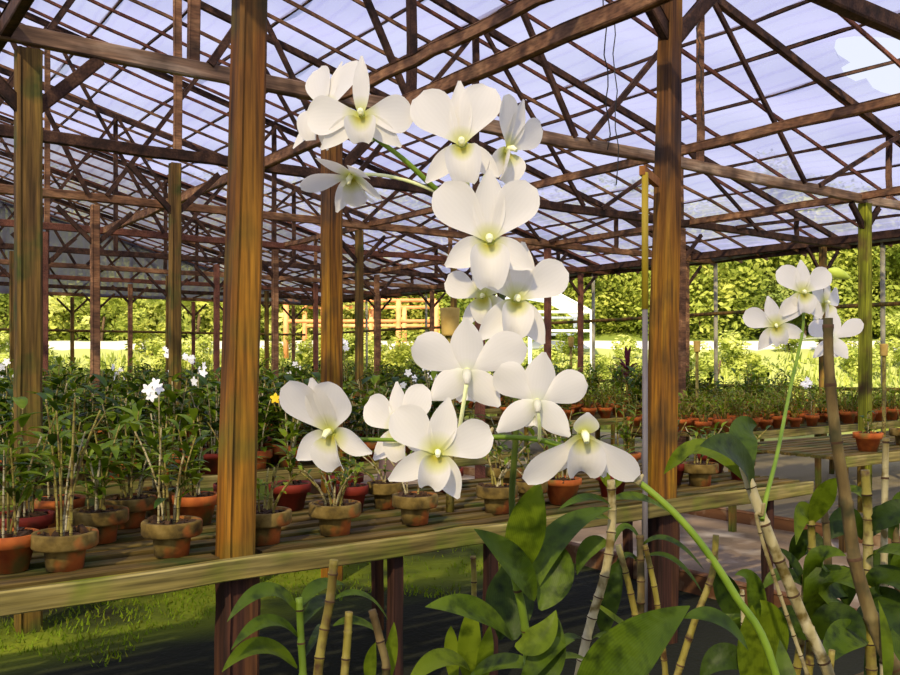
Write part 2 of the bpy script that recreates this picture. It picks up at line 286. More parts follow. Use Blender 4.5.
# ---------------------------------------------------------------- ground
def hill(x, y):
    s = CA*x+SA*y
    def st(a, b, q): q = max(0, min(1, (q-a)/(b-a))); return q*q*(3-2*q)
    return 1.9*st(29.5,33.5,s)+.42*max(0,min(1,(s-34)/3.2))+2.2*st(37.5,52,s)
def make_ground():
    b = MB(); xs = [-14+i*1.4 for i in range(70)]; ys = [-14+i*1.4 for i in range(58)]
    vs = [(x, y, hill(x, y)+(.02*math.sin(x*3.1)*math.sin(y*2.3))) for y in ys for x in xs]; n = len(xs)
    b.add(vs, [(j*n+i, j*n+i+1, j*n+n+i+1, j*n+n+i) for j in range(len(ys)-1) for i in range(n-1)])
    m = mat('soil_moss_and_shade', [(.025,.016,.008),(.09,.12,.010),(.24,.30,.014),(.34,.40,.02)], 1.1, 8, .95, bump=.8, bscale=30, pos=[.3,.42,.52,.66])
    nt = m.node_tree; N = nt.nodes; L = nt.links
    # open field beyond the shed: dry yellow grass, with a pale gravel road along the bank
    bs = N['Principled BSDF'] if 'Principled BSDF' in N else [q for q in N if q.type == 'BSDF_PRINCIPLED'][0]
    old = bs.inputs['Base Color'].links[0].from_socket
    tc = N.new('ShaderNodeTexCoord'); dt = N.new('ShaderNodeVectorMath'); dt.operation = 'DOT_PRODUCT'; dt.inputs[1].default_value = (CA, SA, 0)
    L.new(tc.outputs['Object'], dt.inputs[0])
    cr = N.new('ShaderNodeValToRGB'); mr = N.new('ShaderNodeMapRange'); mr.inputs[2].default_value = 60; L.new(dt.outputs['Value'], mr.inputs[0]); L.new(mr.outputs[0], cr.inputs[0])
    e = cr.color_ramp.elements; e[0].position = .2; e[0].color = (.22,.24,.06,1); e[1].position = 1; e[1].color = (.2,.26,.04,1)
    for p_, c_ in ((.40,(.28,.32,.08)),(.564,(.36,.40,.14)),(.567,(.70,.69,.66)),(.618,(.70,.69,.66)),(.622,(.18,.24,.04))):
        q = e.new(p_); q.color = (*c_, 1)
    sp = N.new('ShaderNodeSeparateXYZ'); L.new(tc.outputs['Object'], sp.inputs[0])
    a = N.new('ShaderNodeMath'); a.operation = 'GREATER_THAN'; a.inputs[1].default_value = 13.6; L.new(sp.outputs[0], a.inputs[0])
    c = N.new('ShaderNodeMath'); c.operation = 'GREATER_THAN'; c.inputs[1].default_value = 26.2; L.new(sp.outputs[1], c.inputs[0])
    g1 = N.new('ShaderNodeMapRange'); g1.inputs[1].default_value = 5.2; g1.inputs[2].default_value = 4.6; L.new(sp.outputs[1], g1.inputs[0])  # shade of the front bench painted onto the ground as near-black soil
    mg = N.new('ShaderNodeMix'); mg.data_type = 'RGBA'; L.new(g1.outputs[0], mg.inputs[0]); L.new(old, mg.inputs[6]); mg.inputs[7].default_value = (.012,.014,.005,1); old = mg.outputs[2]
    g2 = N.new('ShaderNodeMath'); g2.operation = 'GREATER_THAN'; g2.inputs[1].default_value = 6.9; L.new(sp.outputs[0], g2.inputs[0])
    mg = N.new('ShaderNodeMix'); mg.data_type = 'RGBA'; L.new(g2.outputs[0], mg.inputs[0]); L.new(old, mg.inputs[6]); mg.inputs[7].default_value = (.30,.25,.15,1); old = mg.outputs[2]
    mm = N.new('ShaderNodeMath'); mm.operation = 'MAXIMUM'; L.new(a.outputs[0], mm.inputs[0]); L.new(c.outputs[0], mm.inputs[1])
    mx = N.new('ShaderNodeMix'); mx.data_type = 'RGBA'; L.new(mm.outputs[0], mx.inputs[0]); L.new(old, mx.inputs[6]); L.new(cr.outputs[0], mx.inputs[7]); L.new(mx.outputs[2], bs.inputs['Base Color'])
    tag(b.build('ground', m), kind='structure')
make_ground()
b = MB(); n = 40
vs = []
for i in range(n+1):
    for j in range(7): vs.append((4.72+j*2.13/6, -2+28*i/n, .035+.006*math.sin(i*1.7+j)))
b.add(vs, [(i*7+j, i*7+j+1, i*7+j+8, i*7+j+7) for i in range(n) for j in range(6)])
tag(b.build('path', 'path'), kind='structure')
for k, (x, lab) in enumerate(((6.9, 'far reddish wooden kerb board edging the grey path behind the benches'), (4.67, 'near dark wooden kerb board on the shed side of the grey path'))):
    b = MB(); b.lumber((x, -1, .06), (x, 14, .06), .07, .15, 24, .004, k); tag(b.build('kerb_board', 'kerb'), lab, 'kerb', kind='thing')
# grass
def grass():
    b = MB(); r = random.Random(5)
    for i in range(30000):
        x = r.uniform(-1.5, 4.55); y = 2.2+(r.random()**1.3)*5.6
        if y < 4.95+.25*math.sin(x*3+1)+.15*math.sin(x*9): continue  # no blades where the front bench's shade is painted
        if math.sin(x*1.7+1)*math.sin(y*1.9)+.4*math.sin(x*4.3+y*3) < -.25 and r.random() < .85: continue
        h = r.uniform(.015,.045); a = r.uniform(0,6.28); dx, dy = math.cos(a)*.006, math.sin(a)*.006
        lx, ly = r.uniform(-.02,.02), r.uniform(-.02,.02)
        b.add([(x-dx,y-dy,0),(x+dx,y+dy,0),(x+lx,y+ly,h)], [(0,1,2)], 0 if r.random() < .7 else 1)
    tag(b.build('grass', [mat('grass_blade', [(.16,.24,.010),(.28,.38,.016)], 3, 3, .8, k=.9, trans=.3, bump=0), mat('grass_blade_yellow', [(.22,.26,.02),(.30,.32,.03)], 3, 3, .8, trans=.3, bump=0)]),
        'short mossy green grass on the soil under the front bench', 'grass', kind='stuff')
grass()

# ---------------------------------------------------------------- shed
def roof(u): return 3.37+.26*(13.4-u) if u >= 0 else 3.37+.26*13.4+.26*u
def post(name, u, v, top, wd, m, label, lean=(0,0), group=None, lower=None, taper=0, braces=(), z0=-.05, seed=0):
    root = empty(name, (u, v, 0), label, 'post', group)
    b = MB(); b.lumber((u-lean[0]*.35, v-lean[1]*.35, lower or z0), (u+lean[0], v+lean[1], top), wd, wd, 14, wd*.02, seed+3)
    for q in b.v: f = 1-taper*max(0, q.z-.7)/3; q.x = (q.x-u)*f+u+lean[0]*(1-f); q.y = (q.y-v)*f+v
    b.build('shaft', m, root)
    if lower:
        b = MB(); b.lumber((u-lean[0]*.3, v+.012, z0), (u-.005, v+.012, lower), wd*1.16, wd*1.1, 6, wd*.03, seed+8); o = b.build('foot', 'stain_shade_wood', root); o['label'] = 'dark stained foot, under-bench shade in its colour'
    for (du, dv, h, l) in braces:
        b = MB(); p = Vector((u+lean[0], v+lean[1], top-h)); q = p+Vector((du*l, dv*l, l)); b.lumber(p, q, wd*.42, wd*.55, 3, .003, seed+9); b.build('brace', 'lumber_dark', root)
    return root
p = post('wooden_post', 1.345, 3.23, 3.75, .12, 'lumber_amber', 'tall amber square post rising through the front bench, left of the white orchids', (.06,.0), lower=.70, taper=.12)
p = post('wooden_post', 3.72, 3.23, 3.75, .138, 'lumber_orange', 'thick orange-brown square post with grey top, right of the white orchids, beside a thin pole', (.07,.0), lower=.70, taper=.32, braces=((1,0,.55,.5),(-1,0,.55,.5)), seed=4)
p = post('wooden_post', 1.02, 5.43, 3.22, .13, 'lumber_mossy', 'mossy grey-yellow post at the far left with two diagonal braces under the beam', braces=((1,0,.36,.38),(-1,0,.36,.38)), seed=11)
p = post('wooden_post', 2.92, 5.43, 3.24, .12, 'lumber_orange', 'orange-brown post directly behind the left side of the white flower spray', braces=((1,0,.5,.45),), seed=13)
#p = post('wooden_post', 6.7, 5.43, 3.24, .11, 'lumber_brown', 'brown post hidden for the most part behind the thick orange-brown post', seed=14)
p = post('wooden_post', 9.6, 5.43, 3.24, .115, 'lumber_green', 'bright yellow-green mossy post on the right, behind the thick bamboo-like cane', braces=((1,0,.3,.28),(-1,0,.3,.28)), seed=15)
pc = {}
i = 0
for rv in range(8):
    for cu in (-.6, 2.69, 6.0, 9.4, 12.6):
        v = 7.8+2.6*rv; 
        root = post('wooden_post', cu+R_.uniform(-.06,.06), v, 3.22, .092, ['lumber_brown','lumber_mossy','lumber_red'][i%3],
            ('slim brown post with a forked top in the post rows deep inside the shed' if rv > 0 else 'slim post of the row just behind the mossy left post'),
            group='slim posts deep inside the shed' if rv > 0 else 'slim posts in the third row', braces=((1,0,.45,.4),(-1,0,.45,.4)), seed=20+i); i += 1
# beams on the front row and along the shed
def beam(name, a, b_, w_, h_, m, label, group=None, seed=0, n=24):
    b = MB(); b.lumber(a, b_, w_, h_, n, .006, seed); return tag(b.build(name, m), label, 'beam', group, 'thing')
beam('roof_beam', (-1,3.23,3.80), (9.5,3.23,3.80), .10, .12, 'lumber_dark', 'dark beam crossing the top right corner above the posts of the front bench')
beam('cross_beam', (2.98,1.0,3.30), (2.98,5.40,3.30), .04, .07, 'lumber_brown', 'slanting brown beam from the post behind the spray to the top of the picture')
beam('cross_beam', (3.42,1.2,3.30), (3.42,13,3.30), .06, .10, 'lumber_brown', 'thicker slanting brown beam just right of the slimmer one above the flowers', seed=2)
beam('cross_beam', (6.16,2.2,3.31), (6.16,13,3.31), .05, .075, 'lumber_brown', 'slanting brown beam reaching from the thick post to the right edge below the net hole', seed=3)
beam('cross_beam', (9.5,2.2,3.31), (9.5,18,3.31), .05, .08, 'lumber_brown', 'brown beam tying the mossy green post to the rows behind it', seed=5)
beam('cross_beam', (12.7,4,3.31), (12.7,25.6,3.31), .07, .12, 'lumber_dark', 'long dark beam along the open right side of the shed, just inside its eave', seed=6, n=30)
beam('cross_beam', (.9,2.0,3.32), (.9,25.6,3.32), .06, .11, 'lumber_dark', 'long dark beam running back above the mossy left post', seed=8, n=30)
beam('eave_board', (13.4,3,3.33), (13.4,25.9,3.33), .05, .16, 'lumber_dark', 'dark eave board along the open right side of the shed', n=30, seed=7)
# trusses: bottom chord, rafter, hanging posts and webs
def truss(v, u0, u1, kings, chord_h, m, label, group=None, webs=True, seed=0, z=3.30):
    root = empty('roof_truss', (u0, v, z), label, 'truss', group)
    b = MB(); b.lumber((u0, v, z), (u1, v, z-.01), .07, chord_h, 26, .008, seed); b.build('bottom_chord', m, root)
    b = MB(); b.lumber((max(u0,-.1), v, roof(max(u0,-.1))-.10), (u1, v, roof(u1)-.10), .05, .085, 20, .005, seed+1); b.build('top_chord', 'lumber_dark', root)
    for u in kings:
        b = MB(); b.lumber((u, v+.05, z), (u, v+.05, roof(u)-.1), .07, .05, 5, .005, seed+2); b.build('king_post', 'lumber_brown' if (u*7)%1 > .5 else 'lumber_dark', root)
        if webs:
            for s_ in (1, -1):
                u2 = u+s_*1.55
                if u2 > u1 or u2 < u0: continue
                b = MB(); b.lumber((u, v-.04, roof(u)-.15), (u2, v-.04, z+.03), .035, .05, 5, .004, seed+3); b.build('web', 'lumber_dark', root)
    return root
truss(5.43, -2.0, 13.3, (1.98, 3.6, 6.84, 10.2), .10, 'lumber_pale', 'nearest roof truss, its weathered brown chord crossing the picture above the posts')
for k in range(8):
    v = 7.8+2.6*k
    truss(v+.0, -2.5, 13.35, (1.0, 4.3, 7.6, 10.9) if k % 2 else (2.69, 6.0, 9.4, 12.0), .095, ['lumber_dark','lumber_brown','lumber_red'][k%3],
          'dark timber roof truss spanning the shed behind the nearest truss', group='roof trusses behind the nearest one', seed=50+k)
# rafters and purlins under the net
proto = None
k = 0; v = .6
while v < 25.9:
    if proto is None or k % 5 == 0:
        b = MB(); b.lumber((0, 0, 0), (13.6, 0, -.26*13.6), .028, .042, 22, .010, 70+k); proto = b.build('rafter', 'lumber_red' if k % 10 else 'lumber_brown'); o = proto
    else: o = proto.copy(); COL.objects.link(o)
    o.location = (0, v, roof(0)-.07)
    tag(o, 'thin reddish rafter falling to the right directly under the shade net', 'rafter', 'thin rafters under the shade net', 'thing')
    v += (.82 if v < 8 else .62)+R_.uniform(-.12,.12); k += 1
proto = None
for k in range(19):
    u = .35+k*.72+R_.uniform(-.1,.1)
    b = MB(); b.lumber((u, .3, roof(u)-.02), (u+R_.uniform(-.08,.08), 25.9, roof(u)-.02), .026, .038, 34, .012, 90+k)
    tag(b.build('purlin', 'lumber_dark'), 'thin dark purlin running back through the shed over the rafters', 'purlin', 'thin purlins over the rafters', 'thing')
# net
def net_mat(name='shade_net', c=(.46,.49,.88,1), lo=.18, hi=.46):
    m = bpy.data.materials.new(name); m.use_nodes = True; nt = m.node_tree; N = nt.nodes; L = nt.links
    for q in list(N): N.remove(q)
    out = N.new('ShaderNodeOutputMaterial'); tp = N.new('ShaderNodeBsdfTransparent'); tp.inputs[0].default_value = (1,1,1,1)
    df = N.new('ShaderNodeBsdfDiffuse'); tl = N.new('ShaderNodeBsdfTranslucent')
    df.inputs[0].default_value = c; tl.inputs[0].default_value = c
    fb = N.new('ShaderNodeMixShader'); fb.inputs[0].default_value = .6; L.new(df.outputs[0], fb.inputs[1]); L.new(tl.outputs[0], fb.inputs[2])
    tc = N.new('ShaderNodeTexCoord'); nz = N.new('ShaderNodeTexNoise'); nz.inputs['Scale'].default_value = 1.1; nz.inputs['Detail'].default_value = 6
    L.new(tc.outputs['Object'], nz.inputs['Vector']); mr = N.new('ShaderNodeMapRange'); mr.inputs[1].default_value = .3; mr.inputs[2].default_value = .7; mr.inputs[3].default_value = lo; mr.inputs[4].default_value = hi
    L.new(nz.outputs['Fac'], mr.inputs[0])
    # woven bands across the net
    wv = N.new('ShaderNodeTexWave'); wv.bands_direction = 'X'; wv.inputs['Scale'].default_value = 1.5; wv.inputs['Distortion'].default_value = 1.6; wv.inputs['Detail'].default_value = 3
    L.new(tc.outputs['Object'], wv.inputs['Vector']); m2 = N.new('ShaderNodeMapRange'); m2.inputs[1].default_value = 0; m2.inputs[2].default_value = .22; m2.inputs[3].default_value = .16; m2.inputs[4].default_value = 0
    L.new(wv.outputs['Fac'], m2.inputs[0]); sb = N.new('ShaderNodeMath'); sb.operation = 'SUBTRACT'; L.new(mr.outputs[0], sb.inputs[0]); L.new(m2.outputs[0], sb.inputs[1])
    ms = N.new('ShaderNodeMixShader'); L.new(sb.outputs[0], ms.inputs[0]); L.new(fb.outputs[0], ms.inputs[1]); L.new(tp.outputs[0], ms.inputs[2]); L.new(ms.outputs[0], out.inputs[0])
    return m
def hit_roof(px, py):            # point of the roof plane seen at a pixel
    r = FWD+RGT*((px-450)/F)+UP*((HZ-py)/F)
    t = (3.37+.26*13.4-EYE)/(r.z+.26*r.x); return r*t
def make_net():
    b = MB(); nu, nv = 150, 210; U0, U1, V0, V1 = -9.5, 13.45, -7.0, 26.2; vs = []
    hc = hit_roof(886, 66)
    for j in range(nv+1):
        for i in range(nu+1):
            u = U0+(U1-U0)*i/nu; v = V0+(V1-V0)*j/nv
            sag = .05*abs(math.sin((v)*math.pi/1.72))*(.6+.4*math.sin(u*1.3+v*.7))
            rr = math.hypot((u-hc.x)/.62, (v-hc.y)/.42)
            if .6 < rr < 1.35: f_ = (1+.07*math.sin(5*math.atan2(v-hc.y, u-hc.x)))/rr; f_ = f_ if .78 < rr < 1.2 else 1; u = hc.x+(u-hc.x)*f_; v = hc.y+(v-hc.y)*f_
            vs.append((u, v, roof(u)+.03-sag*.9+.03*math.sin(u*3.3+v*2.1)))
    fs = []
    for j in range(nv):
        for i in range(nu):
            u = U0+(U1-U0)*(i+.5)/nu; v = V0+(V1-V0)*(j+.5)/nv
            du, dv = u-hc.x, v-hc.y
            px, py, d = proj(Vector((u, v, roof(u))))
            if math.hypot(du/.62, dv/.42) < .97: continue          # torn hole
            k = j*(nu+1)+i; fs.append((k, k+1, k+nu+2, k+nu+1))
    b.add(vs, fs)
    for n_, f_ in enumerate(b.f):
        c_ = b.v[f_[0]]
        if c_.y > 18.5+.3*math.sin(c_.x): b.m[n_] = 1
    tag(b.build('shade_net', [net_mat(), net_mat('double_net', (.26,.26,.38,1), .05, .34)]), 'pale lavender woven shade net stretched over the whole roof, torn near the top right', 'netting', kind='thing')
make_net()
b = MB(); b.tube([(13.33+.02*math.sin(i*2.1), 3+i*.92, 3.40+.03*math.sin(i*1.3)) for i in range(26)], [.10+.02*math.sin(i*2.7) for i in range(26)], 10)
tag(b.build('rolled_net', mat('grey_net', [(.10,.10,.12),(.24,.24,.28)], 8, 5, .9, bump=.5, k=1)), 'long roll of grey netting tied along the eave of the open right side', 'netting', kind='thing')
b = MB(); n_ = 26; vs = []
for i in range(n_+1):
    u = -1.5+14.9*i/n_
    for j in range(5): z = 3.28+.05*math.sin(i*1.7); vs.append((u, 25.95+.05*math.sin(i*1.1+j*2), z+(roof(u)+.02-z)*j/4))
b.add(vs, [(i*5+j, i*5+j+1, i*5+j+6, i*5+j+5) for i in range(n_) for j in range(4)])
tag(b.build('gable_net', 'double_net' if 'double_net' in M else net_mat('gable_net', (.20,.19,.26,1), .03, .22)), 'dark grey netting closing the gable at the far end of the shed', 'netting', kind='thing')
# side of the shed: pale poles and rail
for k in range(7):
    v = 7.3+3.1*k; b = MB(); b.tube([(13.42, v, -.02), (13.40, v, 3.3)], .035, 8)
    tag(b.build('side_pole', 'pale_pipe'), 'thin pale pole on the open right side of the shed', 'pole', 'pale poles along the open right side', 'thing')
b = MB(); b.tube([(13.36, 4+i*2.2, 2.33+.02*math.sin(i)) for i in range(11)], .035, 8); tag(b.build('side_rail', 'lumber_mossy'), 'long thin horizontal rail joining the pale poles of the open right side', 'rail', kind='thing')
b = MB(); b.tube([(13.36, 4+i*2.2, 1.05+.02*math.sin(i*2)) for i in range(11)], .03, 8); tag(b.build('side_rail', 'lumber_mossy'), 'lower horizontal rail at plant height on the open right side', 'rail', kind='thing')
b = MB(); b.tube([(-1+i*1.4, 25.95, 2.3) for i in range(11)], .035, 8); tag(b.build('end_rail', 'lumber_mossy'), 'thin horizontal rail across the far end of the shed', 'rail', kind='thing')
# thin pole next to the thick post
pt = P(645, 560, 4.42); root = empty('thin_pole', (pt.x, pt.y, 0), 'thin metal pole, yellow above and grey below, in front of the thick orange-brown post', 'pole')
b = MB(); b.tube([(pt.x, pt.y, 0), (pt.x, pt.y, 1.75)], .0135, 10); o = b.build('lower_pipe', 'steel', root); o['label'] = 'grey steel lower pipe'
b = MB(); b.tube([(pt.x, pt.y, 1.75), (pt.x, pt.y, 2.42)], .0165, 10); o = b.build('upper_pipe', 'brass', root); o['label'] = 'yellow upper pipe'
b = MB(); q = Vector((3.64, 3.2, 2.43)); b.bar((pt.x-.02, pt.y, 2.43), q, .03, .045); b.build('bracket', 'rust', root)
# hanging wires
for k, (px, y0, y1, d) in enumerate(((603, -40, 150, 5.2), (612, -40, 185, 6.0), (697, 20, 120, 6.5))):
    b = MB(); a = P(px, y0, d); z = P(px+6, y1, d); b.tube([a.lerp(z, i/12)+RGT*.012*math.sin(i*1.9+k) for i in range(13)], .004, 5)
    tag(b.build('hanging_wire', 'wire'), ['thin wire dangling from the roof left of the thick post', 'longest thin wire dangling beside the thick post', 'short thin wire dangling right of the thick post'][k], 'wire', kind='thing')

# ---------------------------------------------------------------- benches
TOP = .767
def bench(u0, u1, v0, v1, label, group=None, legs=None, slats=9, fine=False, z=TOP, fmat='board_moss', seed=0):
    root = empty('plant_bench', ((u0+u1)/2, v0, 0), label, 'bench', group)
    b = MB(); b.lumber((u0, v0, z-.036), (u1, v0, z-.036), .04, .078, 30, .003, seed); b.build('front_rail', fmat, root)
    b = MB(); b.lumber((u0, v1, z-.06), (u1, v1, z-.06), .04, .09, 12, .003, seed+1); b.build('back_rail', 'slat', root)
    w_ = (v1-v0)/slats
    if fine:
        for i in range(slats):
            vv = v0+.05+w_*(i+.5); segs = [(u0, u1)]
            if abs(vv-3.23) < .12: segs = [(u0, 1.26), (1.43, 3.62), (3.82, u1)]
            for a, c in segs:
                b = MB(); b.lumber((a, vv, z-.012), (c, vv, z-.012), w_*.62, .024, 14, .004, seed+i+5); b.build('slat', 'slat', root)
    else:
        b = MB()
        for i in range(slats): vv = v0+.05+w_*(i+.5); b.bar((u0, vv, z-.012), (u1, vv, z-.012), w_*.7, .024)
        b.build('deck', 'slat', root)
    for (lu, lv) in legs or [(u0+.1+(u1-u0-.2)*i/3, vv) for i in range(4) for vv in (v0+.07, v1-.07)]:
        b = MB(); b.lumber((lu, lv, -.02), (lu, lv, z-.05), .055, .055, 4, .003, seed+40); b.build('leg', 'stain_shade_wood' if fine else 'lumber_mossy', root)
bench(-1.6, 4.95, 3.14, 4.40, 'mossy slatted plant bench in front, carrying the large mossy pots', legs=[(-1.4,3.2),(.4,4.3),(2.02,3.2),(2.53,3.2),(2.6,4.3),(4.60,3.2),(4.60,4.3)], fine=True, slats=9)
bench(-2.0, 4.6, 5.50, 6.72, 'second slatted bench from the front, left of the path', seed=3)
for k in range(7): bench(-2.0 if k < 3 else .5, 4.6, 7.95+2.6*k, 9.15+2.6*k, 'slatted plant bench deep in the shed left of the path', 'benches deep in the shed left of the path', seed=4+k)
bench(6.35, 12.6, 3.75, 4.9, 'weathered bench at the right edge carrying the single big clay pot', seed=21)
bench(7.1, 13.0, 5.62, 6.75, 'bench right of the path carrying the row of bright orange pots', seed=22)
for k in range(7): bench(7.1, 13.0, 7.95+2.6*k, 9.15+2.6*k, 'slatted plant bench deep in the shed right of the path', 'benches deep in the shed right of the path', seed=24+k)

# ---------------------------------------------------------------- potted orchids
def pot_prof(r, h, style):
    if style == 0: return [(0,.004),(r*.60,.0),(r*.66,h*.5),(r*.67,h*.56),(r*1.0,h*.58),(r*1.06,h*.64),(r*1.06,h*.96),(r*1.03,h),(r*.86,h),(r*.84,h*.8),(0,h*.8)]
    if style == 1: return [(0,.004),(r*.62,.0),(r*.82,h*.66),(r*.98,h*.68),(r,h*.98),(r*.96,h),(r*.86,h*.97),(r*.84,h*.84),(0,h*.84)]
    return [(0,.004),(r*.6,.0),(r*.9,h*.75),(r*1.02,h*.78),(r*1.02,h*.97),(r*.98,h),(r*.9,h*.97),(r*.84,h*.86),(0,h*.86)]
def curve(a, c, b_, n): return [a*(1-q)**2+c*2*q*(1-q)+b_*q*q for q in [i/n for i in range(n+1)]]
def cane_tube(b, pts, r, sp, mi=0, mr=1, n=7, taper=.6):
    """cane with swollen nodes, a dark ring at each"""
    out = [pts[0]]; acc = 0; rr = [r]; mis = []; L_ = sum((pts[i+1]-pts[i]).length for i in range(len(pts)-1)); run = 0; nxt = sp*.6
    for i in range(len(pts)-1):
        a, c = pts[i], pts[i+1]; l = (c-a).length
        while nxt < run+l:
            for dd, k_, mm in ((-.006,1.0,mi),(-.0015,1.16,mr),(.0015,1.16,mi),(.006,1.0,mi)):
                q = (nxt+dd*sp/.05-run)/l
                if q <= 0 or q >= 1: continue
                out.append(a.lerp(c, q)); f = 1-(1-taper)*(nxt/L_); rr.append(r*k_*f); mis.append(mi if dd != .0015 else mr)
            nxt += sp
        out.append(c); run += l; rr.append(r*(1-(1-taper)*run/L_)); mis.append(mi)
    b.tube(out, rr, n, mi, mis)
def bloom(b, c, r, rnd, mi):
    f = Vector((-FWD.x+rnd.uniform(-.5,.5), -FWD.y+rnd.uniform(-.5,.5), rnd.uniform(-.2,.4))).normalized()
    x = f.cross(UP).normalized(); y = x.cross(f); a0 = rnd.uniform(0,6)
    for k in range(5):
        a = a0+k*1.257; d = x*math.cos(a)+y*math.sin(a); b.leaf(c, c+d*r*.5+f*r*.15, c+d*r, r*.62, f, 4, 2, .1, mi, 1.0)
def orchid(seed, r=.105, h=.13, style=0, potm='terra_moss', canes=6, H=.36, lf=(.12,.03), lm=None, flowers=0, fm='white_pot', lowleaf=True, up=.5, simple=False, chunk=True, bent=.12, name='potted_orchid', nlv=(3,6)):
    rnd = random.Random(seed); root = empty(name, (0,0,0), 'x', 'potted orchid')
    b = MB(); b.lathe(pot_prof(r, h, style), n=20 if not simple else 12); b.build('pot', potm, root)
    if chunk and not simple:
        b = MB()
        for i in range(26):
            a = rnd.uniform(0,6.28); q = r*.78*math.sqrt(rnd.random()); s = rnd.uniform(.012,.026)
            c = Vector((q*math.cos(a), q*math.sin(a), h*.84+s*.4)); ax = Vector((rnd.uniform(-1,1),rnd.uniform(-1,1),rnd.uniform(-.4,.4))).normalized()
            b.bar(c-ax*s, c+ax*s, s*.9, s*.8)
        b.build('bark_chips', 'bark', root)
    cb = MB(); lb = MB(); fb = MB()
    for i in range(canes):
        a = rnd.uniform(0,6.28); q = r*.5*rnd.random(); base = Vector((q*math.cos(a), q*math.sin(a), h*.8))
        hh = H*rnd.uniform(.55,1.1); ld = Vector((math.cos(a),math.sin(a),0)).lerp(Vector((rnd.uniform(-1,1),rnd.uniform(-1,1),0)), .5)*bent*rnd.uniform(.4,1.6)
        tip = base+Vector((0,0,hh))+ld; mid = base+Vector((0,0,hh*.5))+ld*.1
        pts = curve(base, mid, tip, 5)
        if simple: cb.tube(pts[::2]+[pts[-1]] if len(pts)%2==0 else pts[::2], [.0065,.006,.004,.003][:len(pts[::2])+(len(pts)%2==0)], 4)
        else: cane_tube(cb, pts, rnd.uniform(.0042,.0066), .045, rnd.choice((0,0,2)), 1, 6)
        if rnd.random() < .2 and not simple: continue
        nl = rnd.randint(*nlv)
        for k in range(nl):
            q = up+(1-up)*k/max(1,nl-1)*.98; p = base*(1-q)**2+mid*2*q*(1-q)+tip*q*q
            aa = rnd.uniform(0,6.28) if k else a; aa = a+math.pi*k+rnd.uniform(-.7,.7); l = lf[0]*rnd.uniform(.7,1.3)
            d = Vector((math.cos(aa), math.sin(aa), 0)); el = rnd.uniform(.1,1.2)
            c = p+d*l*.45*math.cos(el)+UP*l*.55*math.sin(el); e = p+d*l*rnd.uniform(.75,1)+UP*l*(math.sin(el)*.7-rnd.uniform(.05,.35))
            lb.leaf(p, c, e, lf[1]*rnd.uniform(.8,1.3), None, 3 if simple else 5, 2, .3, rnd.choice((0,0,1,2)) )
    if flowers:
        base = Vector((0,0,h*.8)); tip = base+Vector((rnd.uniform(-.06,.06), rnd.uniform(-.06,.06), H*1.25)); cb.tube(curve(base, base.lerp(tip,.6), tip, 4), .003, 5, 2)
        for k in range(flowers): bloom(fb, tip+Vector((rnd.uniform(-.06,.06), rnd.uniform(-.06,.06), rnd.uniform(-.06,.05))), rnd.uniform(.028,.036), rnd, 0)
    cb.build('canes', ['cane_y','node','cane_w'], root)
    lb.build('foliage', lm or ['leaf','leaf_y','leaf_d'], root)
    if flowers: o = fb.build('blossoms', fm, root)
    return root
def place(o, u, v, label, group=None, rz=0, s=1, z=TOP, fresh=False):
    o.location = (u, v, z); o.rotation_euler = (0,0,rz); o.scale = (s,s,s); tag(o, label, 'potted orchid', kind='thing')
    if group: o['group'] = group
    elif 'group' in o.keys(): del o['group']
    return o
